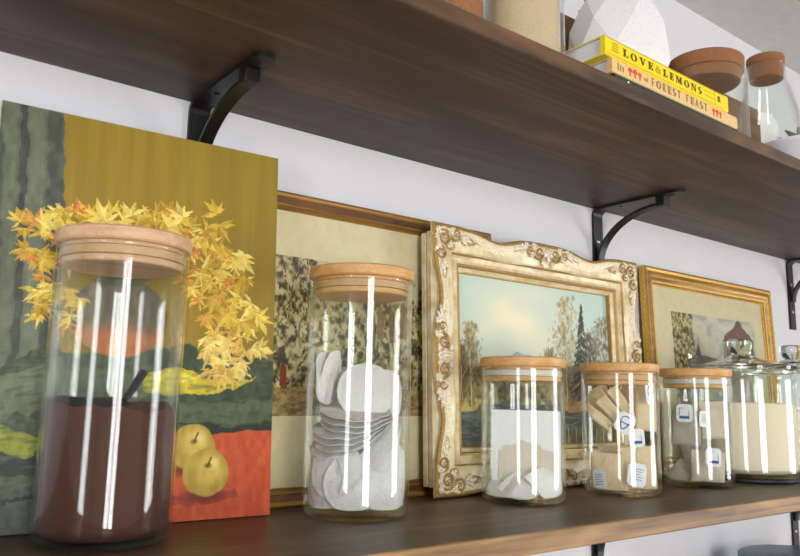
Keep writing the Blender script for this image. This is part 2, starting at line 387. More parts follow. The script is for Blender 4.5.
wframe('window_2', W2[0], lambda mb, a, b, c, d: mb.box(XR+.02, XR+.08, a, b, c, d), 1)
wframe('window_3', W3[0], lambda mb, a, b, c, d: mb.box(XL-.08, XL-.02, a, b, c, d), 0)
def area(name, loc, rot, sx, sy, watts, col):
    l = bpy.data.lights.new(name, 'AREA'); l.shape = 'RECTANGLE'; l.size = sx; l.size_y = sy; l.energy = watts; l.color = col
    o = bpy.data.objects.new(name, l); C.objects.link(o); o.location = loc; o.rotation_euler = rot; return o
zc = -.095
area('daylight_front', (-.40, YF-.11, -.025), (R(90), 0, 0), .9, 1.65, 62, (1, .985, .97))
area('daylight_right', (XR+.11, -1.90, -.125), (R(90), 0, R(90)), .9, 1.45, 48, (1, .985, .97))
area('daylight_left', (XL-.11, -1.95, -.095), (R(90), 0, R(-90)), .7, 1.5, 30, (.97, .985, 1))
w = bpy.data.worlds.new('sky'); scn.world = w; w.use_nodes = True
bg = w.node_tree.nodes['Background']; bg.inputs[0].default_value = (.85, .92, 1, 1); bg.inputs[1].default_value = 1.5

# ------------------------------------------------------------------ shelves
SH, ST, UD, LT, LD = .397, .0155, .279, .018, .239     # upper underside, thickness, depth, lower thickness, depth
Z2 = SH+ST
def shelf(x0, x1, depth, z0, z1, label, edge, top='walnut', name='wall_shelf'):
    t = thing(name, (x0, WALL, z0), label, 'shelf')
    L = x1-x0; D = depth+WALL; h = z1-z0; e = .0012
    mb = MB(); pr = [(0, 0), (0, h), (-D+e, h), (-D, h-e), (-D, e), (-D+e, 0)]
    mb.prism(pr, lambda a, b: (0, a, b), lambda a, b: (L, a, b))
    for k, f in enumerate(mb.f):
        ys = [mb.v[i][1] for i in f]; mb.m[k] = 1 if max(ys) < -D+e+1e-5 else 0
    mb.build('plank', [M[top], edge], t, smooth=0)
    return t
shelf(-1.2, 2.2, UD, SH, Z2, 'long dark walnut upper wall shelf holding the books and cork jars', M['walnut_edge'])
shelf(-1.2, 2.2, LD, -LT, 0, 'long dark wooden lower wall shelf the row of jars and pictures stands on', M['tan_edge'], 'walnut_top')
shelf(.4, 2.0, LD, -.43-LT, -.43, 'wooden shelf below the picture holding the teal canister', M['walnut_edge'])

def bracket(x, z, label, drop=.14, arm=.138):
    t = thing('shelf_bracket', (x, WALL, z), label, 'bracket', 'black iron shelf brackets')
    w = .0105; th = .004
    def strap(path, hw, name, parent):
        mb = MB(); n = len(path); lo = []; hi = []
        for i, (a, b) in enumerate(path):
            p0 = path[max(i-1, 0)]; p1 = path[min(i+1, n-1)]; d = Vector((p1[0]-p0[0], p1[1]-p0[1])).normalized(); nx = Vector((-d.y, d.x))*th/2
            lo.append((a-nx.x, b-nx.y)); hi.append((a+nx.x, b+nx.y))
        for i in range(n-1):
            q = [lo[i], lo[i+1], hi[i+1], hi[i]]
            mb.prism(q, lambda a, b: (-hw, a, b), lambda a, b: (hw, a, b))
        return mb.build(name, M['iron'], parent, smooth=50)
    r = .012
    pa = [(-th/2, -drop), (-th/2, -r)]+[(-th/2-r+r*math.cos(a), -r+(r-th/2)*math.sin(a)) for a in [R(q) for q in range(15, 90, 15)]]+[(-r, -th/2), (-arm, -th/2)]
    o = strap(pa, w, 'angle_strap', t)
    tip = MB(); tip.prism([(w*math.cos(R(a)), -arm-w*math.sin(R(a))) for a in range(0, 181, 12)], lambda a, b: (a, b, -th), lambda a, b: (a, b, 0)); tip.build('rounded_tip', M['iron'], t)
    ya, zb = -.111, -.085
    strap([(-.0065+(ya+.0065)*(1-math.cos(R(q))), zb+(-.014-zb)*math.sin(R(q))) for q in range(0, 91, 5)], .0065, 'curved_brace', t)
    MB().box(-.0075, .0075, ya-.010, ya+.004, -.0175, -th+.0005).build('brace_lug', M['iron'], t, bevel=.001)
    for (yy, zz, ax) in ((0, -.05, 0), (0, -.105, 0), (-.045, 0, 1), (-.129, 0, 1)):
        s = MB()
        if ax == 0: s.lathe([(0, .0012), (.0025, .001), (.0036, 0), (0, 0)], 14); o = s.build('screw', M['screw'], t); o.location = (0, -th, zz); o.rotation_euler = (R(90), 0, 0)
        else: s.lathe([(0, -.0012), (.0025, -.001), (.0036, 0), (0, 0)], 14); o = s.build('screw', M['iron'], t); o.location = (0, yy, -th)
    return t
bracket(.2695, SH, 'black iron bracket under the upper shelf directly above the still life canvas')
bracket(.9015, SH, 'black iron bracket under the upper shelf above the ornate frame')
bracket(1.513, SH, 'black iron bracket under the upper shelf at the right edge of the photo')
bracket(.885, -LT, 'black bracket under the lower shelf below the jar of tagged kraft tea bags')
bracket(1.470, -LT, 'black bracket under the lower shelf at the lower right corner above the teal canister')

# ------------------------------------------------------------------ pictures
def frame_sweep(mb, W, H, prof, mats, N=1, dip=None, wide=0):
    smax = prof[-1][0] if prof[-1][0] > 0 else max(p[0] for p in prof)
    smax = max(p[0] for p in prof); cols = []
    for k in range(4):
        for i in range(N):
            a = i/N; row = []
            for s, t in prof:
                u = s-wide if (t < .02 and s < .02) else s
                cs = [(u, s), (W-u, s), (W-u, H-s), (u, H-s)]
                p, q = cs[k], cs[(k+1) % 4]; x = p[0]+(q[0]-p[0])*a; z = p[1]+(q[1]-p[1])*a
                if dip:
                    dd = dip(a, k)*max(0, 1-s/smax*1.25)*(t > .0200); nx, nz = [(0, 1), (-1, 0), (0, -1), (1, 0)][k]; x += nx*dd; z += nz*dd
                row.append((x, -t, z))
            cols.append(row)
    n = len(prof); T = len(cols); vs = [p for r in cols for p in r]
    for j in range(n-1):
        fs = []
        for i in range(T): i2 = (i+1) % T; fs.append((i*n+j, i2*n+j, i2*n+j+1, i*n+j+1))
        b = len(mb.v) if j == 0 else b
        if j == 0: mb.v += vs
        for f in fs: mb.f.append(tuple(b+q for q in f)); mb.m.append(mats[j])
    return mb
def lean(y_bot, y_top, H): return -math.asin((y_top-y_bot)/H)

# --- still life canvas
CW, CH = .2480, .3445
cv = thing('canvas_painting', (.0920, -.0212, 0), 'unframed still life canvas of yellow leaves and apples, leaning behind the leftmost coffee jar', 'painting',
           rot=(lean(-.020, -.002, CH), 0, R(-3.2)))
CY = -.016
pk = picker(cv, CY)
P = Paint(0, CW, 0, CH, .00086, (160, 132, 36), 3)
P.mottle(np.ones((P.h, P.w)), [(146, 120, 32), (149, 122, 33), (152, 125, 34), (155, 128, 36), (158, 131, 38)], .2, .008, 5)
tr = np.clip((P.X/CW-.55)/.45, 0, 1); P.a = P.a*(1-.3*tr[:, :, None])+np.array((150, 138, 58))*.25*tr[:, :, None]
def px(*pts): return [pk(*q) for q in pts]
def pl(pts, col, var=14, wob=.002, op=1, k=3): P.poly(px(*pts), col, var, wob, op, k)
pl([(-25, 60), (66, 60), (64, 160), (62, 260), (58, 400), (-45, 400)], (92, 98, 82), 16)
for x0, x1, c in ((-15, 4, (70, 78, 68)), (22, 32, (62, 66, 62)), (30, 46, (112, 120, 96)), (50, 64, (74, 78, 70)), (6, 18, (104, 112, 90))):
    pl([(x0, 60), (x1, 60), (x1-3, 240), (x1-12, 380), (x0-14, 380), (x0-4, 240)], c, 14, .002, .75)
# cloth
pl([(-60, 372), (0, 366), (45, 346), (70, 352), (120, 352), (170, 348), (220, 356), (300, 362), (300, 600), (-60, 600)], (74, 84, 62), 18)
pl([(-60, 385), (30, 368), (60, 352), (72, 372), (40, 410), (-60, 428)], (104, 112, 88), 16, .003)
pl([(-60, 425), (0, 424), (28, 432), (44, 446), (30, 462), (-60, 452)], (146, 154, 52), 16, .003)
pl([(-60, 450), (0, 452), (40, 462), (44, 480), (-60, 468)], (54, 62, 52), 12, .003)
pl([(-60, 470), (60, 482), (180, 470), (180, 620), (-60, 620)], (84, 92, 80), 16, .004)
pl([(60, 372), (120, 366), (150, 392), (120, 420), (60, 420)], (98, 104, 84), 14, .003)
pl([(150, 350), (190, 344), (215, 362), (250, 384), (290, 392), (290, 440), (170, 440)], (60, 76, 54), 16, .003)
pl([(166, 400), (230, 404), (300, 398), (300, 420), (230, 424), (166, 420)], (84, 100, 70), 14, .003)
pl([(170, 418), (230, 428), (300, 420), (300, 436), (200, 444), (170, 442)], (44, 54, 42), 10, .003)
pl([(136, 378), (160, 370), (184, 368), (206, 378), (234, 380), (256, 378), (238, 388), (204, 394), (168, 396), (146, 390)], (206, 188, 44), 22, .002)
pl([(160, 374), (180, 371), (196, 380), (180, 384), (160, 382)], (230, 214, 78), 14, .002)
rs_ = np.random.RandomState(5)
for k in range(420):
    x_, y_ = rs_.uniform(-20, 276), rs_.uniform(352, 520)
    if x_ > 172 and y_ > 428: continue
    c_ = [(64, 76, 58), (98, 108, 86), (82, 92, 72), (52, 62, 50), (112, 120, 92)][k % 5]; L_ = rs_.uniform(8, 26)
    P.stroke(pk(x_, y_), pk(x_+L_, y_+L_*rs_.uniform(-.35, .12)), .0016, c_, .35)
# orange table
pl([(165, 442), (196, 440), (215, 434), (245, 431), (300, 431), (310, 600), (165, 600)], (206, 88, 50), 14, .0015)
pl([(165, 492), (190, 498), (235, 488), (238, 496), (205, 504), (165, 508)], (150, 62, 46), 10, .002, .6)
# vase
cv_ = pk(120, 317); rx_ = abs(pk(168, 317)[0]-cv_[0]); rz_ = abs(pk(120, 358)[1]-cv_[1])
P.ell(cv_, rx_, rz_, (112, 96, 78), 18, .03)
vm = (((P.X-cv_[0])/rx_)**2+((P.Z-cv_[1])/rz_)**2 < .96)
P._put(vm*np.clip((pk(120, 322)[1]-P.Z)/.012, 0, 1), (206, 116, 66), 18); P._put(vm*np.clip((pk(120, 350)[1]-P.Z)/.010, 0, 1)*.6, (168, 92, 56), 10)
P._put(vm*np.exp(-((P.X-cv_[0]+rx_*.55)/.006)**2)*.5, (176, 164, 140), 10); P._put(vm*np.exp(-((P.X-cv_[0]-rx_*.6)/.005)**2)*.4, (80, 72, 58), 8)
pl([(92, 280), (100, 275), (142, 275), (150, 281), (142, 286), (98, 286)], (86, 90, 62), 10)
# apples
def apple(cx, cy, rp):
    c = pk(cx, cy); r = abs(pk(cx+rp, cy)[0]-c[0])
    P.ell((c[0]-r*.1, c[1]-r*.95), r*1.15, r*.35, (124, 50, 38), 6, .6)
    P.ell(c, r, r*1.0, (188, 158, 62), 12, .04); P.ell((c[0]+r*.12, c[1]+r*.15), r*.78, r*.78, (216, 188, 86), 14, .5)
    P.ell((c[0]+r*.3, c[1]+r*.35), r*.35, r*.35, (232, 212, 124), 10, .7)
    P.ell((c[0]+r*.05, c[1]+r*.25), r*.2, r*.13, (132, 108, 42), 6, .5); P.stroke((c[0]+r*.05, c[1]+r*.25), (c[0]+r*.2, c[1]+r*.6), .0009, (60, 44, 24))
apple(193, 447, 22.5); apple(206, 472.5, 23)
# twigs and maple leaves
twig = (92, 74, 34)
for a, b in (((120, 275), (70, 235)), ((70, 235), (25, 232)), ((120, 275), (160, 230)), ((140, 260), (205, 240)), ((205, 240), (246, 268)), ((205, 250), (235, 300)), ((215, 300), (236, 370)), ((70, 240), (44, 300))):
    P.stroke(pk(*a), pk(*b), .0009, twig)
def leaf(cx, cy, s, ang, col, wide=.15):
    rr = random.Random(int(cx*7+cy*3)); c = pk(cx, cy)
    for k in range(6):
        a = ang+(k-2.5)*rr.uniform(.55, .75)+rr.uniform(-.2, .2); L = s*(1-.13*abs(k-2.5))*rr.uniform(.75, 1.15)
        t = (c[0]+L*math.cos(a), c[1]+L*math.sin(a)); b = L*wide
        l = (c[0]+L*.45*math.cos(a)-b*math.sin(a), c[1]+L*.45*math.sin(a)+b*math.cos(a)); r_ = (c[0]+L*.45*math.cos(a)+b*math.sin(a), c[1]+L*.45*math.sin(a)-b*math.cos(a))
        v = rr.uniform(-20, 20); P.poly([c, l, t, r_], (col[0]+v, col[1]+v, col[2]+v*.6), 16, .0012, .92)
        if k % 2: P.stroke(c, t, .0005, (min(255, col[0]+22), min(255, col[1]+26), col[2]+44), .8)
Ys = [(206, 170, 48), (224, 194, 74), (214, 180, 58), (184, 146, 38), (232, 208, 104), (204, 142, 46), (196, 160, 44), (226, 200, 86)]
spots = [(26, 226), (36, 222), (46, 228), (58, 220), (68, 216), (30, 246), (44, 250), (56, 254), (38, 262), (48, 276), (40, 290), (50, 296), (44, 306), (38, 314), (60, 284), (76, 226), (88, 220), (100, 222), (112, 216), (124, 220), (136, 216), (150, 220), (160, 212), (170, 214),
         (182, 222), (176, 232), (190, 226), (196, 238), (206, 230), (212, 240), (218, 222), (222, 246), (232, 250), (228, 262), (240, 266), (218, 270), (206, 262), (246, 280), (234, 284), (220, 286), (208, 280), (196, 270), (244, 258), (190, 250), (178, 256),
         (240, 300), (226, 304), (212, 298), (200, 292), (188, 282), (252, 306), (258, 318), (248, 326), (234, 322), (222, 316), (206, 316), (214, 334), (226, 340), (240, 338), (250, 350), (238, 356), (202, 340), (210, 352), (222, 362), (232, 370), (244, 372), (216, 372), (70, 256), (84, 240), (98, 250), (128, 246), (146, 250), (74, 300), (66, 320)]
for i, (a, b) in enumerate(spots+[(a+((i*37) % 13)-6, b+((i*23) % 13)-6) for i, (a, b) in enumerate(spots)]):
    rr = random.Random(i*13); col = Ys[(i*5) % 8]
    if b > 330: col = (230, 204, 110) if i % 2 else (216, 176, 80)
    ang = R(-90)+rr.uniform(-1.1, 1.1) if b > 245 else R(rr.choice((70, 100, 130, 20, -60, 200, -100)))
    leaf(a+rr.uniform(-4, 4), b+rr.uniform(-3, 3), rr.uniform(.0125, .0205), ang, col, rr.uniform(.12, .2))
for i, (a, b) in enumerate([(77, 211), (58, 240), (200, 300), (232, 282), (30, 256), (196, 250)]): leaf(a, b, .012, R(90+i*40), (202, 118, 44), .13)
# signature scrawl
q = None; rs_ = np.random.RandomState(12)
for k in range(46):
    t = pk(1+k*.78+2.2*math.cos(k*1.9), 503-k*.16+(3.4 if k in range(0, 8) else 1.9)*math.sin(k*1.9)+rs_.uniform(-.7, .7))
    if q and k not in (7, 8, 26): P.stroke(q, t, .0006, (46, 50, 46), .8)
    q = t
o = P.mesh('stretched_canvas', M['oil'], cv, CY, sides=.012); 
mb = MB(); t_ = .02
mb.box(.002, CW-.002, CY+.012, 0, .002, t_); mb.box(.002, CW-.002, CY+.012, 0, CH-t_, CH-.002); mb.box(.002, t_, CY+.012, 0, t_, CH-t_); mb.box(CW-t_, CW-.002, CY+.012, 0, t_, CH-t_)
mb.build('stretcher_frame', M['backing'], cv, smooth=0)

def framed(name, x0, W, H, y_bot, y_top, depth, prof, pmats, mlist, label, rotz=0, dip=None, N=1):
    r = thing(name, (x0, y_bot, 0), label, 'picture', rot=(lean(y_bot, y_top, H), 0, rotz))
    mb = MB(); frame_sweep(mb, W, H, prof, pmats, N, dip); mb.build('frame', mlist, r, smooth=35)
    return r
# --- brown print behind (left)
F1W, F1H = .455, .3205
pr = [(.004, 0), (0, .002), (0, .0125), (.002, .0135), (.0045, .0125), (.006, .0105), (.0115, .009), (.0125, .0105), (.0145, .0105), (.0165, .008), (.018, .007), (.018, 0)]
f1 = framed('framed_print', .210, F1W, F1H, -.004, .0055, .0135, pr, [1, 0, 1, 2, 1, 0, 1, 2, 1, 2, 2], [M['brownwood'], M['gold_dk'], M['bronze']],
            'brown and gold framed tree print with cream mount, standing behind canvas and tea pad jar')
MB().box(.016, F1W-.016, -.004, -.001, .016, F1H-.016).build('mount_board', M['mat'], f1, smooth=0)
pk = picker(f1, -.0042); a = pk(276, 254); b = pk(276, 416)
P = Paint(.055, F1W-.055, b[1], a[1], .0013, (204, 190, 146), 11)
hz = (P.Z-P.z0)/(P.z1-P.z0); big = P.n(.05, .045, 4); fine = P.n(.008, .006, 5)
trees = np.clip((big*.75+fine*.45+(.66-hz)*.7-.30+.35*np.exp(-((P.X-pk(285, 300)[0])/.05)**2))*5, 0, 1)
P.mottle(trees, [(70, 62, 48), (112, 100, 68), (164, 148, 98), (198, 184, 132), (210, 196, 150)], .006, .005, 8)
for k in range(900):
    rr = P.rs; x = rr.uniform(P.x0, P.x1); z = rr.uniform(P.z0, P.z1); j = int((z-P.z0)/(P.z1-P.z0)*P.h); i = int((x-P.x0)/(P.x1-P.x0)*P.w)
    if trees[min(j, P.h-1), min(i, P.w-1)] > .5:
        c = [(48, 42, 36), (90, 78, 50), (206, 190, 128), (120, 96, 56)][k % 4]; P.stroke((x, z), (x+rr.uniform(-.004, .004), z+rr.uniform(.002, .008)), .0009, c)
q = pk(283, 378); P.ell((q[0], q[1]), .004, .016, (136, 62, 40), 10); q2 = pk(270, 372); P.ell(q2, .003, .012, (110, 70, 50), 8)
for (x_, y_) in ((380, 322), (392, 326), (403, 320), (372, 330)):
    q = pk(x_, y_); P.poly([(q[0]-.004, q[1]-.02), (q[0]+.004, q[1]-.02), (q[0]+.004, q[1]+.014), (q[0], q[1]+.02), (q[0]-.004, q[1]+.014)], (146, 108, 66), 18)
gr = hz < .16+.05*big; P.mottle(gr*.8, [(112, 88, 56), (150, 120, 74), (176, 146, 92)], .004, .012, 9)
P.mesh('tree_print', M['print'], f1, -.0042)
MB().box(.0165, F1W-.0165, -.0066, -.0056, .0165, F1H-.0165).build('glass_pane', M['pane'], f1, smooth=0)

# --- gold framed print (right)
F3W, F3H = .402, .3215
pr = [(.003, 0), (0, .002), (0, .0125), (.003, .0145), (.007, .0125), (.009, .014), (.013, .014), (.016, .0115), (.021, .010), (.024, .010), (.026, .0085), (.0275, .0075), (.0275, 0)]
f3 = framed('framed_print', 1.0005, F3W, F3H, -.0055, .0065, .014, pr, [0, 0, 1, 0, 1, 1, 0, 1, 0, 1, 0, 0], [M['gold'], M['gold_dk']],
            'bright gold framed print of a domed building, standing behind the sugar canister')
MB().box(.025, F3W-.025, -.005, -.001, .025, F3H-.025).build('mount_board', M['mat'], f3, smooth=0)
pk = picker(f3, -.0052); a = pk(671, 311)
P = Paint(a[0], F3W-.06, .055, a[1], .0012, (196, 192, 172), 21)
P.mottle(np.ones((P.h, P.w)), [(172, 172, 160), (196, 192, 172), (210, 202, 176)], .02, .03, 3)
def px(*pts): return [pk(*q) for q in pts]
P.poly(px((690, 362), (700, 355), (716, 358), (720, 380), (690, 380)), (104, 88, 72), 20)
P.poly(px((695, 356), (698, 341), (701, 356)), (84, 74, 68), 8); P.stroke(pk(698, 356), pk(698, 338), .0012, (84, 74, 68))
P.poly(px((722, 342), (726, 334), (734, 328), (742, 328), (750, 336), (754, 346)), (112, 74, 54), 16)
P.poly(px((734, 329), (735, 324), (738, 320), (741, 324), (742, 329)), (96, 66, 54), 10); P.stroke(pk(738, 322), pk(738, 316), .001, (80, 60, 50))
P.poly(px((724, 343), (753, 346), (756, 420), (722, 420)), (150, 128, 98), 22)
for k in range(5): P.poly(px((727+k*6, 350), (730+k*6, 350), (730+k*6, 366), (727+k*6, 366)), (92, 76, 62), 8)
big = P.n(.02, .015, 5)
tm = np.clip((big+ .75-(P.X-P.x0)/.055)*4, 0, 1)*(P.X < P.x0+.062)
P.mottle(tm, [(58, 52, 36), (92, 82, 48), (132, 116, 62), (178, 158, 92), (196, 184, 136)], .005, .004, 8)
P.mottle((P.Z < P.z0+.06)*.8, [(120, 104, 74), (156, 138, 100), (178, 160, 120)], .006, .014, 9)
P.mesh('townscape_print', M['print'], f3, -.0052)
MB().box(.0262, F3W-.0262, -.0072, -.0062, .026, F3H-.026).build('glass_pane', M['pane'], f3, smooth=0)

# --- ornate frame with landscape
OW, OH = .398, .3135
pr = [(.014, 0), (.0115, .002), (.0115, .0085), (.013, .0095), (.013, .0115), (.011, .0125), (.011, .0195), (.003, .0205), (.0003, .0215), (.0003, .0235), (.002, .0255), (.006, .0265), (.013, .0255), (.022, .0235), (.030, .0235), (.033, .0215), (.035, .0185), (.040, .0165), (.044, .0175), (.0465, .0175), (.048, .0145), (.052, .0115), (.0535, .011), (.0535, .004)]
def dip(a, k):
    L = OW if k in (0, 2) else OH
    d = lambda c, wd: math.exp(-((a-c)*L/wd)**2)
    return .0105*(d(.27, .034)+d(.73, .034))
of = thing('ornate_framed_painting', (.5425, -.0205, 0), 'cream and gold carved frame around a lake landscape, behind the square white tea bags', 'painting', rot=(lean(-.0205, -.009, OH), 0, 0))
mb = MB(); frame_sweep(mb, OW, OH, pr, [1, 0, 0, 1, 0, 0, 0, 1, 2, 1, 1, 3, 3, 2, 0, 1, 0, 0, 1, 1, 0, 1, 1], 48, dip, .009)
mb.build('carved_frame', [M['gilt_cream'], M['old_gold'], M['gilt_cream'], M['gilt_ground']], of, smooth=35)
def spiral(mb, c, r0, turns, a0, sgn, rad, y):
    pts = []; rs = []
    n = int(turns*14)
    for i in range(n+1):
        f = i/n; r = r0*(1-f)**.8+.0006; a = a0+sgn*f*turns*2*math.pi
        pts.append((c[0]+r*math.cos(a), y-.0022*f, c[1]+r*math.sin(a))); rs.append(rad*(1-.45*f))
    mb.tube(pts, rs, 6, 1, upv=(0, 1, 0))
    mb.ellipsoid((c[0], y-.002, c[1]), ((.0016, 0, 0), (0, 0, .0016), (0, .0016, 0)), 8, 5)
def acanthus(mb, p, ang, L, wd, y):
    d = Vector((math.cos(ang), 0, math.sin(ang))); s = Vector((-math.sin(ang), 0, math.cos(ang)))
    for k in (-1, 0, 1):
        dd = (d+s*.55*k).normalized(); ss = Vector((-dd.z, 0, dd.x)); l = L*(1 if k == 0 else .72)
        mb.ellipsoid(Vector((p[0], y, p[1]))+dd*l*.5, (dd*l*.5, ss*wd*.42, Vector((0, -.0019, 0))), 8, 6)
def sc(mb, pts, rad, y):
    n = 18; P_ = []
    for i in range(n+1):
        t = i/n; a, b, c = [Vector(q) for q in pts]; q = a*(1-t)**2+b*2*t*(1-t)+c*t*t; P_.append((q.x, y-.001*math.sin(math.pi*t), q.y))
    mb.tube(P_, [rad*(.35+.65*math.sin(math.pi*min(1, .15+.85*i/n))) for i in range(n+1)], 6, 1, upv=(0, 1, 0))
YO = -.0255
for cx, cz, sx_, sz_ in ((0, 0, 1, 1), (OW, 0, -1, 1), (OW, OH, -1, -1), (0, OH, 1, -1)):
    mb = MB()
    def T(u, v): return (cx+sx_*(u*.94+.003), cz+sz_*(v*.94+.003))
    def A(a): return math.atan2(sz_*math.sin(a), sx_*math.cos(a))
    sg = sx_*sz_
    spiral(mb, T(.016, .016), .0095, 1.6, A(R(225)), sg, .0021, YO)
    spiral(mb, T(.036, .010), .0075, 1.5, A(R(180)), -sg, .0018, YO)
    spiral(mb, T(.010, .036), .0075, 1.5, A(R(270)), sg, .0018, YO)
    spiral(mb, T(.028, .026), .0055, 1.3, A(R(200)), sg, .0015, YO+.001)
    for (u, v, a, l) in ((.003, .003, 45, .014), (.024, .005, 10, .016), (.005, .024, 80, .016), (.044, .013, 10, .020), (.013, .044, 80, .020), (.022, .020, 45, .013), (.006, .012, 120, .008), (.012, .006, -30, .008)):
        acanthus(mb, T(u, v), A(R(a)), l, .0058, YO)
    sc(mb, [T(.046, .006), T(.062, .012), T(.084, .019)], .0016, YO+.002); sc(mb, [T(.046, .018), T(.062, .022), T(.074, .016)], .0013, YO+.002)
    sc(mb, [T(.006, .046), T(.012, .060), T(.018, .080)], .0016, YO+.002); sc(mb, [T(.018, .046), T(.022, .060), T(.016, .072)], .0013, YO+.002)
    spiral(mb, T(.066, .015), .004, 1.2, A(R(180)), sg, .0011, YO+.002); spiral(mb, T(.015, .064), .004, 1.2, A(R(270)), -sg, .0011, YO+.002)
    mb.build('corner_scrollwork', [M['gilt_orn'], M['swirl_gold']], of, smooth=60)
for k, (cx, cz, ux, uz) in enumerate(((OW/2, 0, 1, 0), (OW, OH/2, 0, 1), (OW/2, OH, -1, 0), (0, OH/2, 0, -1))):
    mb = MB(); vx, vz = -uz, ux
    def T(u, v): return (cx+ux*u+vx*(v*.92+.003), cz+uz*u+vz*(v*.92+.003))
    def A(a): return math.atan2(uz*math.cos(a)+vz*math.sin(a), ux*math.cos(a)+vx*math.sin(a))
    acanthus(mb, T(0, .003), A(R(90)), .022, .009, YO-.001)
    for s in (-1, 1):
        spiral(mb, T(s*.016, .013), .0085, 1.6, A(R(90-90*s)), s, .002, YO); spiral(mb, T(s*.033, .011), .0062, 1.4, A(R(90+90*s)), -s, .0017, YO)
        for (u, v, a, l) in ((.006, .003, 60, .013), (.020, .002, 25, .014), (.026, .018, -20, .013), (.040, .012, -10, .020), (.010, .022, 100, .010), (.036, .004, 10, .012)):
            acanthus(mb, T(s*u, v), A(R(a if s > 0 else 180-a)), l, .0054, YO)
        sc(mb, [T(s*.042, .008), T(s*.056, .016), T(s*.074, .019)], .0015, YO+.002); spiral(mb, T(s*.062, .013), .0038, 1.2, A(0), s, .001, YO+.002)
    mb.build('centre_scrollwork', [M['gilt_orn'], M['swirl_gold']], of, smooth=60)
pk = picker(of, -.0055)
P = Paint(.050, OW-.050, .050, OH-.050, .0013, (190, 212, 202), 31)
gx = (P.X-P.x0)/(P.x1-P.x0); gz = (P.Z-P.z0)/(P.z1-P.z0)
c1 = pk(522, 322); g = np.exp(-(((P.X-c1[0])/.095)**2+((P.Z-c1[1])/.05)**2))
cl = P.n(.02, .04, 6); g = np.clip(g*(.5+.75*cl), 0, 1)[:, :, None]; P.a = P.a*(1-g)+np.array((240, 230, 196))*g
P.a = P.a*(1-.22*np.clip(gz-.6, 0, 1)[:, :, None])+np.array((150, 190, 196))*.22*np.clip(gz-.6, 0, 1)[:, :, None]
def px(*pts): return [pk(*q) for q in pts]
P.poly(px((484, 368), (504, 358), (517, 351), (532, 357), (552, 366), (552, 376), (484, 376)), (158, 178, 180), 10, .0015)
P.poly(px((440, 372), (480, 366), (540, 370), (620, 360), (620, 400), (440, 400)), (116, 116, 82), 24, .003)
P.mottle((P.Z < pk(500, 376)[1])*(P.Z > pk(500, 412)[1])*.85, [(72, 62, 42), (104, 88, 54), (138, 118, 66), (176, 154, 84)], .008, .008, 4)
P.mottle((P.Z < pk(500, 404)[1])*1., [(70, 78, 70), (92, 100, 88), (112, 120, 104), (78, 76, 56)], .006, .05, 14)
P.poly(px((440, 396), (464, 392), (482, 400), (476, 410), (440, 412)), (204, 180, 104), 22, .002)
P.poly(px((560, 404), (590, 398), (620, 398), (620, 412), (570, 412)), (190, 150, 78), 20, .002)
P.poly(px((560, 430), (600, 418), (620, 418), (620, 470), (540, 470)), (104, 92, 54), 26, .003)
P.poly(px((440, 438), (480, 444), (540, 448), (540, 470), (440, 470)), (86, 88, 70), 20, .003)
def tree(x, y0, y1, hw, cols, k, trunk=(206, 196, 170)):
    rr = np.random.RandomState(k)
    for j in range(110):
        t = rr.rand()**.8; yy = y1+(y0-y1)*t; xx = x+rr.randn()*hw*.4*(.3+.8*math.sin(math.pi*min(.95, .08+t*.8)))
        P.ell(pk(xx, yy), .0048, .0056, cols[rr.randint(len(cols))], 10, .9, op=.55)
    for j in range(420):
        t = rr.rand()**.85; yy = y1+(y0-y1)*t; xx = x+rr.randn()*hw*.46*(.3+.8*math.sin(math.pi*min(.95, .08+t*.8)))
        q = pk(xx, yy); c = cols[rr.randint(len(cols))]; a_ = rr.uniform(.8, 2.3); l_ = rr.uniform(.0015, .0042)
        P.stroke(q, (q[0]+l_*math.cos(a_), q[1]+l_*math.sin(a_)), .0011, c, .6)
    P.stroke(pk(x, y1+(y0-y1)*.35), pk(x+1.5, y0), .0009, trunk); P.stroke(pk(x+1, y0-(y0-y1)*.4), pk(x+6, y1+(y0-y1)*.4), .0006, trunk)
ol = [(150, 136, 82), (122, 108, 66), (174, 158, 100), (96, 84, 54)]
tree(470, 404, 322, 12, ol, 3); tree(461, 400, 346, 6, [(100, 88, 60), (128, 112, 72)], 4)
tree(566, 404, 298, 15, [(178, 150, 84), (150, 128, 72), (196, 170, 104), (122, 104, 60)], 5); tree(600, 402, 318, 13, [(110, 96, 62), (132, 114, 72), (92, 80, 54)], 6); tree(550, 400, 350, 9, ol, 7); tree(588, 402, 335, 10, [(84, 74, 50), (108, 92, 60), (70, 66, 48)], 8)
for t in range(150):
    f = P.rs.rand(); y = 305+f*88; hw = 1.0+8.5*f; sd = P.rs.choice((-1, 1)); q = pk(581, y-1); q1_ = pk(581+sd*hw*P.rs.uniform(.5, 1.1), y+2.5+f*3)
    P.stroke(q, q1_, .0013, [(52, 58, 46), (66, 70, 54), (44, 50, 42)][t % 3], .85)
for k, x in enumerate((562, 570, 577, 586, 596, 605)):
    P.stroke(pk(x, 452), pk(x+P.rs.uniform(-2, 2), 428), .0011, (206, 196, 140), .8)
P.mesh('lake_landscape', M['oil'], of, -.0055)
MB().box(.048, OW-.048, -.005, -.001, .048, OH-.048).build('backing_board', M['backing'], of, smooth=0)

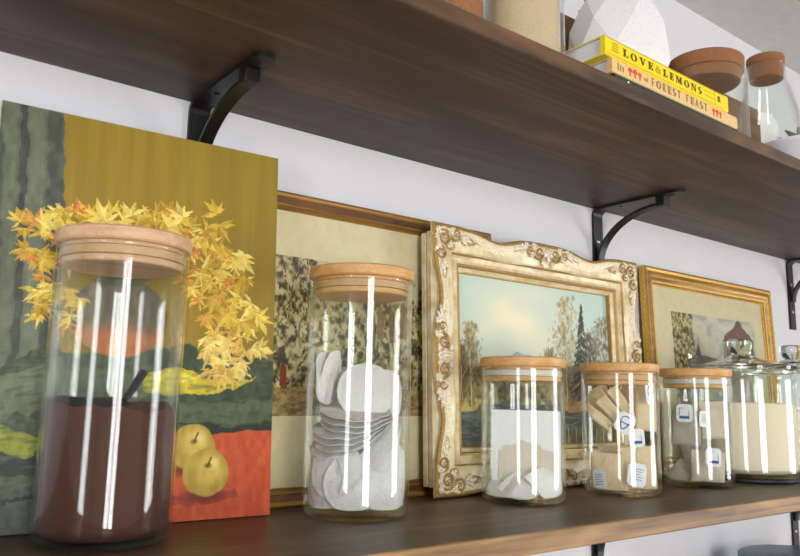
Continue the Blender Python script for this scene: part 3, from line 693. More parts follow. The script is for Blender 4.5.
# ------------------------------------------------------------------ lidded jars
def lidded_jar(x, y, r, h, label, bamboo, seal, lidr=1.03, plug=.0155):
    t = thing('lidded_glass_jar', (x, y, 0), label, 'jar')
    k = .0022; rim = h-.0105
    prof = [(0, .0008), (r*.80, .0), (r*.90, .0012), (r*.97, .005), (r, .011), (r, rim-.001), (r-.0008, rim), (r-k+.0008, rim), (r-k, rim-.001), (r-k, .012), (r*.95-k, .007), (r*.84, .0050), (0, .0050)]
    MB().lathe(prof, 96).build('glass_body', M['glass'], t, smooth=50)
    R2 = r*lidr; e = .0014
    lid = MB().lathe([(0, rim), (R2-e, rim), (R2, rim+e), (R2, h-e), (R2-e, h), (0, h)], 80).build('lid', bamboo, t, smooth=35)
    rp = r-k-.0020
    MB().lathe([(0, rim-plug), (rp-.001, rim-plug), (rp, rim-plug+.001), (rp, rim-plug*.70), (rp-.0016, rim-plug*.68), (rp-.0016, rim-plug*.20), (rp, rim-plug*.18), (rp, rim), (0, rim)], 80).build('plug', bamboo, lid, smooth=35)
    MB().lathe([(rp-.0015, rim-plug*.67), (rp+.0010, rim-plug*.63), (rp+.0010, rim-plug*.25), (rp-.0015, rim-plug*.21)], 80, closed=True).build('sealing_ring', seal, lid)
    return t
J1 = (.178, -.0925, .0495, .2300); J2 = (.4079, -.0888, .0497, .2308); J3 = (.6233, -.0995, .0464, .1556); J4 = (.7825, -.1127, .0462, .1556); J5 = (.9533, -.1127, .0456, .1556)
lidded_jar(*J1, 'tallest leftmost glass jar with pale wooden lid, half full of ground coffee', M['bamboo_pale'], M['seal_tan'])
lidded_jar(*J2, 'tall glass jar with wooden lid full of round white tea pads', M['bamboo'], M['seal_tan'])
lidded_jar(*J3, 'short glass jar with wooden lid holding square white tea bags before the ornate frame', M['bamboo'], M['seal'])
lidded_jar(*J4, 'short glass jar with wooden lid holding kraft tea bags with white tags', M['bamboo'], M['seal_tan'])
lidded_jar(*J5, 'short glass jar with wooden lid holding grey tea bags with blue printed tags', M['bamboo'], M['seal'])
# coffee
def heap(r, z0, z1, amp, seed, tilt=(0, 0), n=64):
    rs = np.random.RandomState(seed); ph = rs.rand(6)*6.28
    def fn(q, rr, a):
        x, y, z = q; f = z > (z0+z1)/2
        if f: z += (amp*(math.sin(x*90+ph[0])*math.cos(y*80+ph[1])+.5*math.sin(x*210+ph[2])*math.sin(y*190+ph[3]))+tilt[0]*x+tilt[1]*y)*(1 if rr < r*.999 else .8)
        return (x, y, z)
    prof = [(0, z0), (r*.85, z0), (r*.95, z0+.003), (r, z0+.007)]+[(r, z0+.007+(z1-z0-.009)*k/4) for k in (1, 2)]+[(r, z1-.001)]+[(r*f, z1) for f in (.985, .9, .75, .6, .45, .3, .15)]+[(0, z1)]
    return MB().lathe(prof, n, fn=fn)
cz = at_y(100, 405, J1[1]-.045).z
o = heap(.0466, .0054, cz, .0034, 3, (-.03, .05)).build('ground_coffee', M['coffee'], loc=(J1[0], J1[1], 0)); tag(o, 'brown ground coffee filling the lower half of the leftmost jar', 'coffee', kind='stuff')
def frame_of(J):
    v = Vector((J[0]-CAM.x, J[1]-CAM.y, 0)).normalized(); return Vector((v.y, -v.x, 0)), -v
def inside(J, px_, py_, e):
    """point in a jar: on the plane through its axis facing the viewer, moved e towards the viewer"""
    rt, tw = frame_of(J); c = Vector((J[0], J[1], 0))+tw*e; d = ray(px_, py_); t = (c-CAM).dot(tw)/d.dot(tw); return CAM+d*t
def orient(J, nrm, roll=0):
    rt, tw = frame_of(J); n = (rt*nrm[0]+tw*nrm[1]+Vector((0, 0, nrm[2]))).normalized()
    up = Vector((0, 0, 1)) if abs(n.z) < .9 else -tw
    x = up.cross(n).normalized(); y = n.cross(x); m = Matrix((x, y, n)).transposed().to_4x4(); return m @ Matrix.Rotation(roll, 4, 'Z')
sp = thing('coffee_scoop', inside(J1, 97, 403, .020), 'black coffee scoop lying in the ground coffee of the leftmost jar', 'scoop')
rt, tw = frame_of(J1)
mb = MB(); mb.lathe([(0, -.016), (.013, -.015), (.018, -.006), (.0205, .004), (.0190, .004), (.0165, -.005), (.012, -.0135), (0, -.0145)], 32); mb.build('scoop_bowl', M['scoop'], sp)
q = inside(J1, 144, 371, .016)-sp.location; st = rt*.017+Vector((0, 0, .001))
mb = MB(); mb.tube([st, st*.6+q*.4+Vector((0, 0, -.002)), q], [.0040, .0048, .0056], 10, flat=.6); mb.build('scoop_handle', M['scoop'], sp)
# round tea pads
def pad_mesh(seed, r=.028, h=.0032):
    rs = random.Random(seed); p = [rs.random()*6.28 for _ in range(4)]
    def fn(q, rr, a):
        x, y, z = q; f = rr/r
        return (x, y, z+.0016*f*f*math.sin(2*a+p[0])+.0007*f*math.sin(5*a+p[1])+ (.0005*math.sin(11*a+p[2]) if f > .8 else 0))
    return MB().lathe([(0, -h), (r*.35, -h*.95), (r*.65, -h*.7), (r*.84, -h*.2), (r*.88, -.0003), (r, -.0003), (r, .0003), (r*.88, .0003), (r*.84, h*.2), (r*.65, h*.7), (r*.35, h*.95), (0, h)], 40, fn=fn)
pads = [  # photo x, y, towards viewer, radius, normal (right, towards, up), label
    (325, 378, .004, .025, (.86, .48, .05), 'upright white tea pad leaning at the upper left in the tall pad jar'),
    (332, 376, -.006, .025, (.93, .30, -.12), 'upright white tea pad tucked behind the upper left one in the tall pad jar'),
    (366, 391, .006, .0275, (.05, .96, .22), 'white tea pad standing face on at the top centre of the tall pad jar'),
    (387, 394, -.014, .024, (.35, .9, .1), 'white tea pad half hidden behind the face on pad in the tall jar'),
    (344, 398, -.02, .026, (-.2, .95, .2), 'white tea pad standing at the back behind the top pads of the tall jar'),
    (390, 444, .024, .027, (-.45, .74, .50), 'white tea pad sloping above the large lower right pad of the tall jar'),
    (386, 477, .018, .0315, (.26, .95, .10), 'large white tea pad standing face on at lower right of the tall jar'),
    (324, 482, .012, .026, (-.72, .66, .2), 'white tea pad at the lower left wall of the tall pad jar'),
    (336, 470, .020, .026, (-.42, .86, .3), 'white tea pad overlapping the lower left pad in the tall jar'),
    (352, 484, .024, .026, (.05, .95, .3), 'white tea pad at the bottom centre front of the tall pad jar'),
    (364, 490, .010, .026, (.62, .76, .2), 'white tea pad wedged behind the large lower right pad in the tall jar'),
    (350, 462, .004, .027, (.2, .7, .7), 'white tea pad tilted above the bottom fan in the tall jar'),
    (398, 500, -.004, .026, (.6, .6, .4), 'white tea pad at the bottom right wall of the tall pad jar'),
    (340, 498, -.008, .027, (.1, .4, .9), 'white tea pad lying on the floor of the tall jar'),
    (372, 500, -.012, .027, (-.3, .2, .9), 'white tea pad lying at the back on the floor of the tall jar')]
for i, (a, b, e, r, nn, lab) in enumerate(pads):
    m_ = Matrix.Translation(inside(J2, a, b, e)) @ orient(J2, nn, i); o = pad_mesh(i, r).squeeze(m_, J2, .0002*i).build('round_tea_pad', M['pad']); o.matrix_world = m_; tag(o, lab, 'tea bag', 'round white tea pads')
for i in range(7):
    a, b = 355-i*2.2+(i % 3)*3, 411+i*4.9
    m_ = Matrix.Translation(inside(J2, a, b, .006+.001*(i % 2))) @ orient(J2, (.05-.06*i, .20+.02*i, .95), .6); o = pad_mesh(50, .034, .0010).squeeze(m_, J2).build('round_tea_pad', M['pad']); o.matrix_world = m_
    tag(o, 'white tea pad lying in the flat tilted stack midway up the tall jar', 'tea bag', 'flat stack of tea pads')
# square tea bags
def pouch_mesh(w, h, d, seed=0, crimp=.008, bend=0, tear=0):
    rs = random.Random(seed); nx, nz = 12, 14; p = [rs.random()*6.28 for _ in range(5)]; mb = MB(); vs = []
    def pt(i, j, s):
        u, v = i/nx, j/nz; x = (u-.5)*w; z = (v-.5)*h
        bu = max(0, 1-abs(2*u-1)**4); bv = max(0, 1-abs(2*v-1)**4)
        if v > 1-crimp/h*1.2: bv *= .1
        t = d*.5*(bu*bv)**.6*(1+.25*math.sin(u*7+p[0])*math.sin(v*8+p[1]))+.00025
        y = bend*(4*(v-.5)**2)+.0012*math.sin(u*5+p[2]+v*3)*(.3+v)
        return (x, y+s*t, z)
    for s in (-1, 1):
        for j in range(nz+1):
            for i in range(nx+1): vs.append(pt(i, j, s))
    N = (nx+1)*(nz+1); fs = []
    for s in (0, 1):
        for j in range(nz):
            for i in range(nx):
                a = s*N+j*(nx+1)+i; q = (a, a+1, a+nx+2, a+nx+1); fs.append(q if s == 0 else q[::-1])
    ring = list(range(nx+1))+[(j+1)*(nx+1)-1 for j in range(1, nz+1)]+[nz*(nx+1)+i for i in range(nx-1, -1, -1)]+[j*(nx+1) for j in range(nz-1, 0, -1)]
    for k in range(len(ring)): a, b = ring[k], ring[(k+1) % len(ring)]; fs.append((b, a, a+N, b+N))
    return mb.add(vs, fs)
def face_mat(J, nrm, roll=0):
    """pouch axes: local -y is its face, z its height"""
    rt, tw = frame_of(J); n = (rt*nrm[0]+tw*nrm[1]+Vector((0, 0, nrm[2]))).normalized(); y = -n
    up = Vector((0, 0, 1)) if abs(n.z) < .93 else -tw
    z = (up-n*up.dot(n)).normalized(); x = y.cross(z); m = Matrix((x, y, z)).transposed().to_4x4(); return m @ Matrix.Rotation(roll, 4, 'Y')
def square_bag(a, b, e, nrm, roll, lab, w=.066, h=.070, d=.004, seed=0, meal=None, bend=0):
    t = thing('square_tea_bag', (0, 0, 0), lab, 'tea bag', 'square white tea bags'); m_ = Matrix.Translation(inside(J3, a, b, e)) @ face_mat(J3, nrm, roll); t.matrix_world = m_
    pouch_mesh(w, h, d, seed, .01, bend).squeeze(m_, J3, .0003*(seed % 20)).build('paper_pouch', M['paper'], t, smooth=70)
    if meal:
        rs = random.Random(seed); mb = MB(); x0, x1, z0, z1 = meal; n = 18; top = [(x1+(x0-x1)*k/n, z1-.006*(k/n-.3)**2*4+.002*math.sin(k*1.3)-.014*max(0, 1-k/n*2.2)) for k in range(n+1)]
        mb.prism([(x0, z0), (x1, z0)]+top, lambda p, q: (p, -d*.5-.0012, q), lambda p, q: (p, -d*.5+.0006, q)); mb.squeeze(m_, J3).build('tea_filling', M['leafmeal'], t, smooth=0)
    return t
square_bag(527.5, 445.5, .004, (0, .985, .1), R(.5), 'largest square white tea bag, standing upright with tea showing low in its pouch', .0775, .0765, .0035, 1, (-.031, .030, -.037, .006))
for i, (a, b, e, nn, rl, lab) in enumerate([
    (522, 487, .024, (-.05, .80, .60), R(43), 'white tea bag with a corner pointing forward under the upright square one'),
    (500, 489, .020, (-.5, .62, .6), R(12), 'white tea bag sloping at the lower left under the upright square one'),
    (549, 483, .020, (.45, .72, .52), R(-28), 'white tea bag curling up at lower right beside the upright square one'),
    (511, 497, .016, (-.1, .35, .93), R(62), 'white tea bag lying low at the front of the pile under the upright one'),
    (532, 498, .004, (.1, .2, .97), R(70), 'white tea bag lying flat at the bottom of the jar before the ornate frame'),
    (512, 470, -.018, (-.1, .95, .25), R(8), 'white tea bag standing hidden behind the large upright square one')]):
    square_bag(a, b, e, nn, rl, lab, .038, .040, .0022, 20+i, None, .003)
# tagged tea bags
def tag_part(t, J, a, b, e, nrm, roll, size, style, parent_m, frm):
    m = Matrix.Translation(inside(J, a, b, e)) @ face_mat(J, nrm, roll); loc = parent_m.inverted() @ m
    s = size; c = s*.30; o8 = [(-s+c, -s), (s-c, -s), (s, -s+c), (s, s-c), (s-c, s), (-s+c, s), (-s, s-c), (-s, -s+c)]
    g = MB().prism(o8, lambda p, q: (p, -.0004, q*1.12), lambda p, q: (p, .0004, q*1.12)).squeeze(m, J).build('paper_tag', M['tag'], t, smooth=0); g.matrix_local = loc
    mb = MB(); Y0, Y1 = -.0008, -.0003
    if style == 'block':
        mb.box(-s*.62, s*.62, Y0, Y1, -s*.72, -s*.38); mb.box(-s*.68, -s*.6, Y0, Y1, -s*.3, s*.66); mb.box(-s*.6, -s*.1, Y0, Y1, s*.60, s*.66); mb.box(s*.50, s*.57, Y0, Y1, -s*.3, s*.3)
        mb.squeeze(m, J).build('printed_mark', M['blue'], g, smooth=0)
    elif style == 'script':
        pts = [(s*.6*math.cos(k*.5)*(1-.02*k)+s*.1*math.sin(k), Y0, s*.75*math.sin(k*.5)) for k in range(14)]; mb.tube(pts, .0007, 5); mb.box(-s*.5, s*.4, Y0, Y1, -s*.1, s*.02)
        mb.squeeze(m, J).build('printed_mark', M['blue'], g, smooth=0)
    else:
        for k in range(5): mb.box(-s*.62+.0006*(k % 2), s*(.6-.12*(k % 3)), Y0, Y1, s*(.55-.26*k), s*(.55-.26*k)+.0007)
        mb.squeeze(m, J).build('printed_lines', M['blue_pale'], g, smooth=0)
    q0 = Vector(frm); q1 = loc.translation; md = (q0+q1)*.5+Vector((.002, -.004, .002))
    pts = [q0*(1-k/8)**2+md*2*(k/8)*(1-k/8)+q1*(k/8)**2 for k in range(9)]
    MB().tube(pts, .0003, 5).build('string', M['string'], t)
def tea_bag(J, a, b, e, nrm, roll, lab, mat, w, h, d, seed, tg=None, grp=None):
    t = thing('tagged_tea_bag' if tg else 'tea_bag', (0, 0, 0), lab, 'tea bag', grp); m = Matrix.Translation(inside(J, a, b, e)) @ face_mat(J, nrm, roll); t.matrix_world = m
    pouch_mesh(w, h, d, seed).squeeze(m, J, .0003*seed).build('pouch', mat, t, smooth=70)
    if tg: tag_part(t, J, *tg, m, (0, -.001, h*.48))
K = M['kraft']; G4 = 'kraft tea bags in the jar'
for i, a in enumerate([
    (609, 478, .022, (-.2, .97, .1), R(2), 'broad kraft tea bag at lower left of the kraft jar, small print on its tag', K, .046, .058, .007, 1, (597, 480, .034, (-.35, .93, .1), R(-8), .0108, 'lines')),
    (640, 470, .012, (.25, .95, .1), R(-3), 'kraft tea bag at lower right of the kraft jar, its tag near the bottom', K, .044, .055, .007, 2, (637.5, 475, .034, (.35, .93, .05), R(10), .0118, 'lines')),
    (649, 408, .006, (.35, .93, .1), R(4), 'kraft tea bag standing at upper right of the kraft jar, narrow tag by lid', K, .034, .056, .006, 3, (653.5, 393, .022, (.86, .5, 0), R(-6), .0115, 'script')),
    (615, 414, .016, (.1, .98, .2), R(-42), 'slanting thin kraft tea bag at the middle of the kraft jar, blue script tag', K, .015, .050, .005, 4, (625, 423, .034, (.05, .98, .1), R(28), .0105, 'script')),
    (624, 406, -.002, (.4, .9, .2), R(-32), 'thin kraft tea bag slanting behind the script tag in the kraft jar, blue block tag', K, .014, .052, .005, 5, (637, 438, .032, (.2, .95, .2), R(-4), .0095, 'block')),
    (607, 407, .006, (-.35, .9, .2), R(-36), 'second slanting thin kraft tea bag from the left in the kraft jar', K, .015, .048, .005, 6),
    (598, 417, .020, (.2, .9, .25), R(-52), 'leftmost slanting thin kraft tea bag, edge pointing up left over the broad one', K, .013, .040, .005, 7),
    (603, 404, -.008, (-.2, .9, .2), R(-30), 'kraft tea bag leaning left behind the slanting thin ones', K, .030, .046, .004, 10),
    (622, 470, -.012, (0, 1, .1), R(-6), 'kraft tea bag standing hidden behind the broad front one', K, .050, .060, .007, 8),
    (632, 408, -.020, (.1, 1, .1), R(12), 'kraft tea bag upright at the back of the kraft jar', K, .034, .052, .005, 9)]):
    tea_bag(J4, *a, grp=G4)
G5 = 'grey tea bags in the jar'; ms, mp_ = M['mesh'], M['mesh_pale']
for a in [
    (686, 428, .012, (-.15, .97, .1), R(1), 'grey tea bag with blue marked tag, upper left in the rightmost wooden lidded jar', ms, .038, .046, .006, 1, (684.5, 413, .026, (-.2, .97, .05), R(1), .0105, 'block')),
    (708, 468, .020, (.1, .97, .1), R(4), 'beige tea bag with blue marked tag, lower right in the rightmost wooden lidded jar', mp_, .042, .044, .008, 2, (714, 457.5, .032, (.2, .97, .05), R(3), .0105, 'block')),
    (714, 420, .004, (.3, .95, .1), R(-2), 'beige tea bag with tag turned aside, upper right in the rightmost wooden lidded jar', mp_, .036, .050, .006, 3, (704, 419, .014, (.75, .6, 0), R(3), .0095, 'lines')),
    (680, 474, .010, (-.3, .8, .5), R(35), 'crumpled grey tea bag at lower left of the rightmost wooden lidded jar', ms, .030, .036, .007, 4),
    (690, 484, .016, (-.2, .5, .8), R(15), 'grey tea bag lying at the bottom left of the rightmost wooden lidded jar', ms, .034, .036, .006, 5),
    (697, 455, -.008, (0, .95, .2), R(-10), 'grey tea bag standing behind the others in the rightmost wooden lidded jar', ms, .036, .046, .006, 6),
    (712, 488, .004, (.2, .4, .9), R(70), 'grey tea bag lying flat under the beige one in the rightmost wooden lidded jar', ms, .036, .040, .006, 7)]:
    tea_bag(J5, *a, grp=G5)

# ------------------------------------------------------------------ knob-lid canisters
def canister(x, y, r, hb, fill, label, flabel):
    t = thing('glass_canister', (x, y, 0), label, 'canister')
    k = .003
    MB().lathe([(0, .0065), (r*.9, .0065), (r*.97, .009), (r, .014), (r, hb-.012), (r*.965, hb-.006), (r*.965, hb), (r*.965-k, hb), (r*.965-k, hb-.006), (r-k, hb-.013), (r-k, .016), (r*.95-k, .012), (r*.86, .011), (0, .011)], 96).build('glass_body', M['glass'], t, smooth=50)
    MB().lathe([(0, 0), (r*.9, 0), (r*.93, .002), (r*.93, .0055), (r*.9, .0064), (0, .0064)], 80).build('base_shade_disc', M['gap_shade'], t)  # dark disc put in for the shaded gap below the raised foot
    z = hb+.0005
    lid = MB().lathe([(0, z), (r*.97, z), (r*1.02, z+.002), (r*1.02, z+.0065), (r*.98, z+.0085), (r*.80, z+.0105), (r*.56, z+.0140), (r*.38, z+.0175), (r*.28, z+.021), (.015, z+.024), (0, z+.0245)], 96).build('lid', M['solid'], t, smooth=30)
    MB().lathe([(0, z+.0247), (.0135, z+.0248), (.0145, z+.028), (.0165, z+.031), (.0178, z+.036), (.0186, z+.042), (.0180, z+.0455), (.0150, z+.0480), (.0085, z+.049), (0, z+.0492)], 48).build('knob', M['solid'], lid, smooth=40)
    if fill:
        o = heap(r-k-.0006, .0114, fill, .0004, 9).build('raw_sugar', M['sugar'], loc=(x, y, 0)); tag(o, flabel, 'sugar', kind='stuff')
S1 = (1.100, -.1025, .0735)
lv = at_y(755, 403, S1[1]-.06).z
canister(*S1, .158, lv, 'large glass canister of sugar with a glass knob lid, right of the wooden lidded jars', 'pale raw sugar filling the large knob lidded canister beside the grey tea bags')
canister(1.2690, -.101, .0735, .158, lv-.01, 'glass canister with knob lid cut off by the right edge of the photo', 'pale sugar in the canister cut off at the right edge')

# ------------------------------------------------------------------ upper shelf
# books
def glyph(ch):
    B = lambda x0, x1, y0, y1: [(x0, y0), (x1, y0), (x1, y1), (x0, y1)]
    def ring(cx, cy, rx, ry, tx, ty, a0=0, a1=360, n=20):
        o = []; 
        for k in range(n):
            a, b = R(a0+(a1-a0)*k/n), R(a0+(a1-a0)*(k+1)/n)
            o.append([(cx+rx*math.cos(a), cy+ry*math.sin(a)), (cx+rx*math.cos(b), cy+ry*math.sin(b)), (cx+(rx-tx)*math.cos(b), cy+(ry-ty)*math.sin(b)), (cx+(rx-tx)*math.cos(a), cy+(ry-ty)*math.sin(a))])
        return o
    t = .07
    sf = lambda x0, x1, y: [B(x0, x1, y, y+t)]
    G = {
        'L': (.66, [B(.12, .36, 0, 1)]+sf(0, .48, 0)+sf(0, .48, 1-t)+sf(0, .66, 0)+[B(.58, .66, 0, .32)]),
        'E': (.66, [B(.12, .36, 0, 1)]+sf(0, .64, 0)+sf(0, .64, 1-t)+sf(.3, .5, .47)+[B(.57, .64, 0, .28), B(.57, .64, .74, 1), B(.47, .53, .34, .66)]),
        'O': (.82, ring(.41, .5, .41, .51, .21, .06)),
        'V': (.82, [[(.06, 1), (.34, 1), (.5, .3), (.42, 0)], [(.42, 0), (.5, .06), (.76, 1), (.69, 1)]]+sf(0, .42, 1-t)+sf(.58, .84, 1-t)),
        'M': (1.02, [B(.10, .17, 0, 1), B(.70, .92, 0, 1), [(.10, 1), (.34, 1), (.55, .2), (.48, 0)], [(.48, 0), (.55, .1), (.78, 1), (.70, 1)]]+sf(0, .28, 0)+sf(.6, 1.02, 0)+sf(0, .28, 1-t)+sf(.74, 1.02, 1-t)),
        'N': (.86, [B(.10, .17, 0, 1), B(.70, .77, 0, 1), [(.06, 1), (.34, 1), (.77, 0), (.66, 0)]]+sf(0, .28, 0)+sf(.58, .88, 1-t)+sf(0, .2, 1-t)),
        'S': (.58, ring(.29, .74, .27, .27, .15, .08, 30, 250, 14)+ring(.29, .27, .27, .28, .15, .08, -150, 70, 14)+[[(.06, .72), (.3, .52), (.54, .28), (.36, .3), (.2, .5)]]),
        '&': (.86, ring(.36, .76, .17, .24, .06, .07)+ring(.34, .28, .32, .29, .10, .07)+[[(.2, .66), (.32, .70), (.84, .04), (.70, 0)], B(.6, .84, .46, .52)]),
        'F': (.5, [B(.05, .18, 0, 1), B(.05, .48, .9, 1), B(.05, .4, .48, .57)]), 'R': (.55, [B(.05, .18, 0, 1)]+ring(.22, .73, .26, .27, .1, .09, -90, 90, 10)+[[(.2, .5), (.32, .5), (.54, 0), (.40, 0)]]),
        'T': (.56, [B(.21, .34, 0, 1), B(0, .56, .9, 1)]), 'A': (.62, [[(.0, 0), (.12, 0), (.34, 1), (.26, 1)], [(.48, 0), (.62, 0), (.36, 1), (.26, 1)], B(.14, .48, .28, .37)]),
        'e': (.5, [B(.05, .18, 0, 1), B(.05, .46, .9, 1), B(.05, .4, .46, .55), B(.05, .46, 0, .1)]), 'o': (.6, ring(.3, .5, .3, .5, .12, .1)), 's': (.48, ring(.24, .74, .23, .26, .11, .1, 20, 260, 10)+ring(.24, .26, .23, .26, .11, .1, -160, 80, 10)),
        't': (.42, [B(.14, .26, 0, .8), B(0, .42, .55, .64)]), 'h': (.44, [B(.04, .14, 0, 1), B(.3, .4, 0, .5), B(.1, .4, .44, .54)]),
    }
    return G.get(ch, (.4, []))
def text_mesh(s, x0, x1, z0, h, y, gap=.28, cond=1.0):
    ws = [(.45 if c == ' ' else glyph(c)[0]) for c in s]; tot = sum(ws)+gap*(len(s)-1); k = (x1-x0)/tot; mb = MB(); x = x0
    for c, w_ in zip(s, ws):
        if c != ' ':
            for j, poly in enumerate(glyph(c)[1]):
                yy = y-.00001*j
                mb.prism([(x+p*k, z0+q*h) for p, q in poly], lambda a, b: (a, yy, b), lambda a, b: (a, y+.0004, b))
        x += (w_+gap)*k
    return mb
def book(x0, x1, y0, depth, z, th, cover, label, rotz, spine_round=.0015):
    t = thing('cookbook', (x0, y0, z), label, 'book', rot=(0, 0, rotz)); L = x1-x0; c = .0013
    mb = MB(); prof = [(depth, 0), (.002, 0), (.0005, .0008), (0, .003), (0, th-.003), (.0005, th-.0008), (.002, th), (depth, th), (depth, th-c), (.006, th-c), (.006, c), (depth, c)]
    mb.prism(prof, lambda a, b: (0, a, b), lambda a, b: (L, a, b))
    for k in (10, 11, 12): mb.m[k] = 1                  # endpapers inside the boards
    mb.build('cover', [cover, M['pages']], t, smooth=0)
    MB().box(.003, L-.003, .0062, depth-.004, c, th-c).build('page_block', M['pages'], t, smooth=0); return t
ROT = R(.6)
bk_y, bk_t, bk_g = .0206, .0155, .0217
zg = Z2; zt = zg+bk_g; zy = zt+bk_t
g_ = book(.5925, .832, -.2555, .135, zg, bk_g, M['green_cover'], 'thin dark green book at the bottom of the three book stack', ROT)
mb = MB(); mb.lathe([(0, -.0002), (.0014, -.0002), (.0014, .0004), (0, .0004)], 16); o = mb.build('white_dot', M['tag'], g_); o.location = (.022, 0, bk_g*.8); o.rotation_euler = (R(90), 0, 0)
b_ = book(.588, .834, -.2555, .14, zt, bk_t, M['tan_cover'], 'tan book with red mushrooms on its spine, middle of the three book stack', ROT)
L2 = .2365
text_mesh('the', .054, .062, .0058, .0040, -.0004, .2).build('spine_lettering', M['tan_ink'], b_, smooth=0)
text_mesh('FOREST FEAST', .068, .178, .0042, .0088, -.0004, .3).build('spine_title', M['tan_ink'], b_, smooth=0)
for x, s in ((.030, 1), (.0385, 1.05), (.047, .85), (.192, .8), (.1995, .9), (.207, .7)):
    mb = MB(); cap = [(x+.0036*s*math.cos(R(a)), .0082+.0046*s*math.sin(R(a))) for a in range(0, 181, 15)]
    mb.prism(cap, lambda p, q: (p, -.0005, q), lambda p, q: (p, .0003, q)); mb.prism([(x-.0012, .0036), (x+.0012, .0036), (x+.0009, .0084), (x-.0009, .0084)], lambda p, q: (p, -.0004, q), lambda p, q: (p, .0003, q)); mb.build('mushroom_motif', M['red_ink'], b_, smooth=0)
mb = MB()
for k in range(3): mb.box(.009+k*.0042, .0105+k*.0042, -.0004, .0003, .004, .0115-.001*k)
mb.build('author_lines', M['tan_ink'], b_, smooth=0)
y_ = book(.5775, .8145, -.2555, .145, zy, bk_y, M['yellow'], 'bright yellow cookbook lettered LOVE & LEMONS on top of the book stack', ROT)
text_mesh('LOVE', .029, .082, .0064, .0082, -.0004, .32).build('spine_title', M['yellow_ink'], y_, smooth=0)
text_mesh('&', .0865, .0965, .0064, .0082, -.0004).build('spine_ampersand', M['yellow_line'], y_, smooth=0)
text_mesh('LEMONS', .101, .178, .0064, .0082, -.0004, .32).build('spine_title', M['yellow_ink'], y_, smooth=0)
mb = MB(); mb.box(.003, .226, -.0003, .0003, .0186, .0190); mb.box(.003, .226, -.0003, .0003, .0020, .0024)
for k in range(4): mb.box(.0105+.0006*k, .0215-.0004*(k % 2), -.0003, .0003, .0066+.0027*k, .0078+.0027*k)
mb.box(.182, .205, -.0003, .0003, .0135, .0139); mb.box(.182, .205, -.0003, .0003, .0085, .0089); mb.box(.2068, .2072, -.0003, .0003, .0024, .0186)
mb.build('spine_rules', M['yellow_line'], y_, smooth=0)
mb = MB()
for k in range(3): mb.box(.213, .2185-.0008*(k % 2), -.0004, .0003, .0080+.0024*k, .0098+.0024*k)
mb.build('publisher_mark', M['yellow_ink'], y_, smooth=0)
# faceted planter on the books
zp = zy+bk_y
pc = at_y(617, 40, -.168); vp = thing('potted_plant', (pc.x, -.168, zp), 'white faceted ceramic planter with dark green leaves standing on the yellow book', 'plant')
mb = MB(); rings = [(.047, 0, 0), (.0605, .040, 22.5), (.0585, .080, 0), (.046, .116, 22.5)]; vs = []; n = 8
for r, z, a0 in rings:
    for k in range(n): a = R(a0+45*k+10); vs.append((r*math.cos(a), r*math.sin(a), z))
fs = [tuple(range(n-1, -1, -1))]
for j in range(3):
    sh = 0 if j % 2 == 0 else 1
    for k in range(n):
        a, b = j*n+k, j*n+(k+1) % n
        if j % 2 == 0: c, d = (j+1)*n+k, (j+1)*n+(k+1) % n; fs += [(a, b, c), (b, d, c)]
        else: c, d = (j+1)*n+k, (j+1)*n+(k+1) % n; fs += [(a, d, c), (a, b, d)]
i0 = len(vs)
for k in range(n): q = vs[3*n+k]; vs.append((q[0]*.9, q[1]*.9, q[2]))
for k in range(n): q = vs[3*n+k]; vs.append((q[0]*.85, q[1]*.85, q[2]-.02))
for j in (3, 4):
    for k in range(n): a, b = j*n+k, j*n+(k+1) % n; fs.append((a, b, b+n, a+n))
fs.append(tuple(5*n+k for k in range(n)))
mb.add(vs, fs); mb.build('planter', M['matte_white'], vp, smooth=0)
MB().lathe([(0, .0965), (.031, .0965), (.031, .103), (0, .105)], 24).build('soil', M['soil'], vp)
def leaf_mb(mb, p, d, L, wd, droop, mi=0):
    d = Vector(d).normalized(); s = d.cross(Vector((0, 0, 1))).normalized(); n = 7; vs = []; fs = []
    for i in range(n+1):
        t = i/n; c = Vector(p)+d*L*t+Vector((0, 0, -droop*t*t)); w_ = wd*math.sin(math.pi*min(.98, .08+.9*t))**.8
        vs += [c-s*w_, c+Vector((0, 0, -w_*.3)), c+s*w_, c+Vector((0, 0, .0012-w_*.2))]
    for i in range(n):
        for k in range(4): a = i*4+k; b = i*4+(k+1) % 4; fs.append((a, b, b+4, a+4))
    mb.add(vs, fs, mi)
mb = MB()
for k in range(26):
    a = k*2.4; e = .62+.9*((k*7) % 10)/10
    leaf_mb(mb, (.01*math.cos(a), .01*math.sin(a), .105), (math.cos(a), math.sin(a), e), .050+.010*(k % 3), .008, .010)
mb.build('foliage', M['leaf'], vp)
# upper left jar of flour
FJ = at_y(521.5, 20, -.212); r = .0415
fj = thing('glass_storage_jar', (FJ.x, -.212, Z2), 'clear glass jar of beige flour on the upper shelf, left of the books', 'jar')
MB().lathe([(0, 0), (r*.94, 0), (r, .004), (r, .185), (r*.96, .19), (r*.86, .19), (r*.88, .183), (r*.90, .18), (r*.90, .012), (r*.84, .009), (0, .009)], 72).build('glass_body', M['glass_green'], fj, smooth=50)
ld = MB().lathe([(0, .1905), (r*1.0, .1905), (r*1.03, .193), (r*1.03, .203), (r*.98, .206), (0, .206)], 60).build('lid', M['cork'], fj)
o = heap(r*.89, .0094, .082, .0028, 5, (.06, .0)).build('flour', M['flour'], loc=(FJ.x, -.212, Z2)); tag(o, 'beige flour inside the glass jar left of the books', 'flour', kind='stuff')
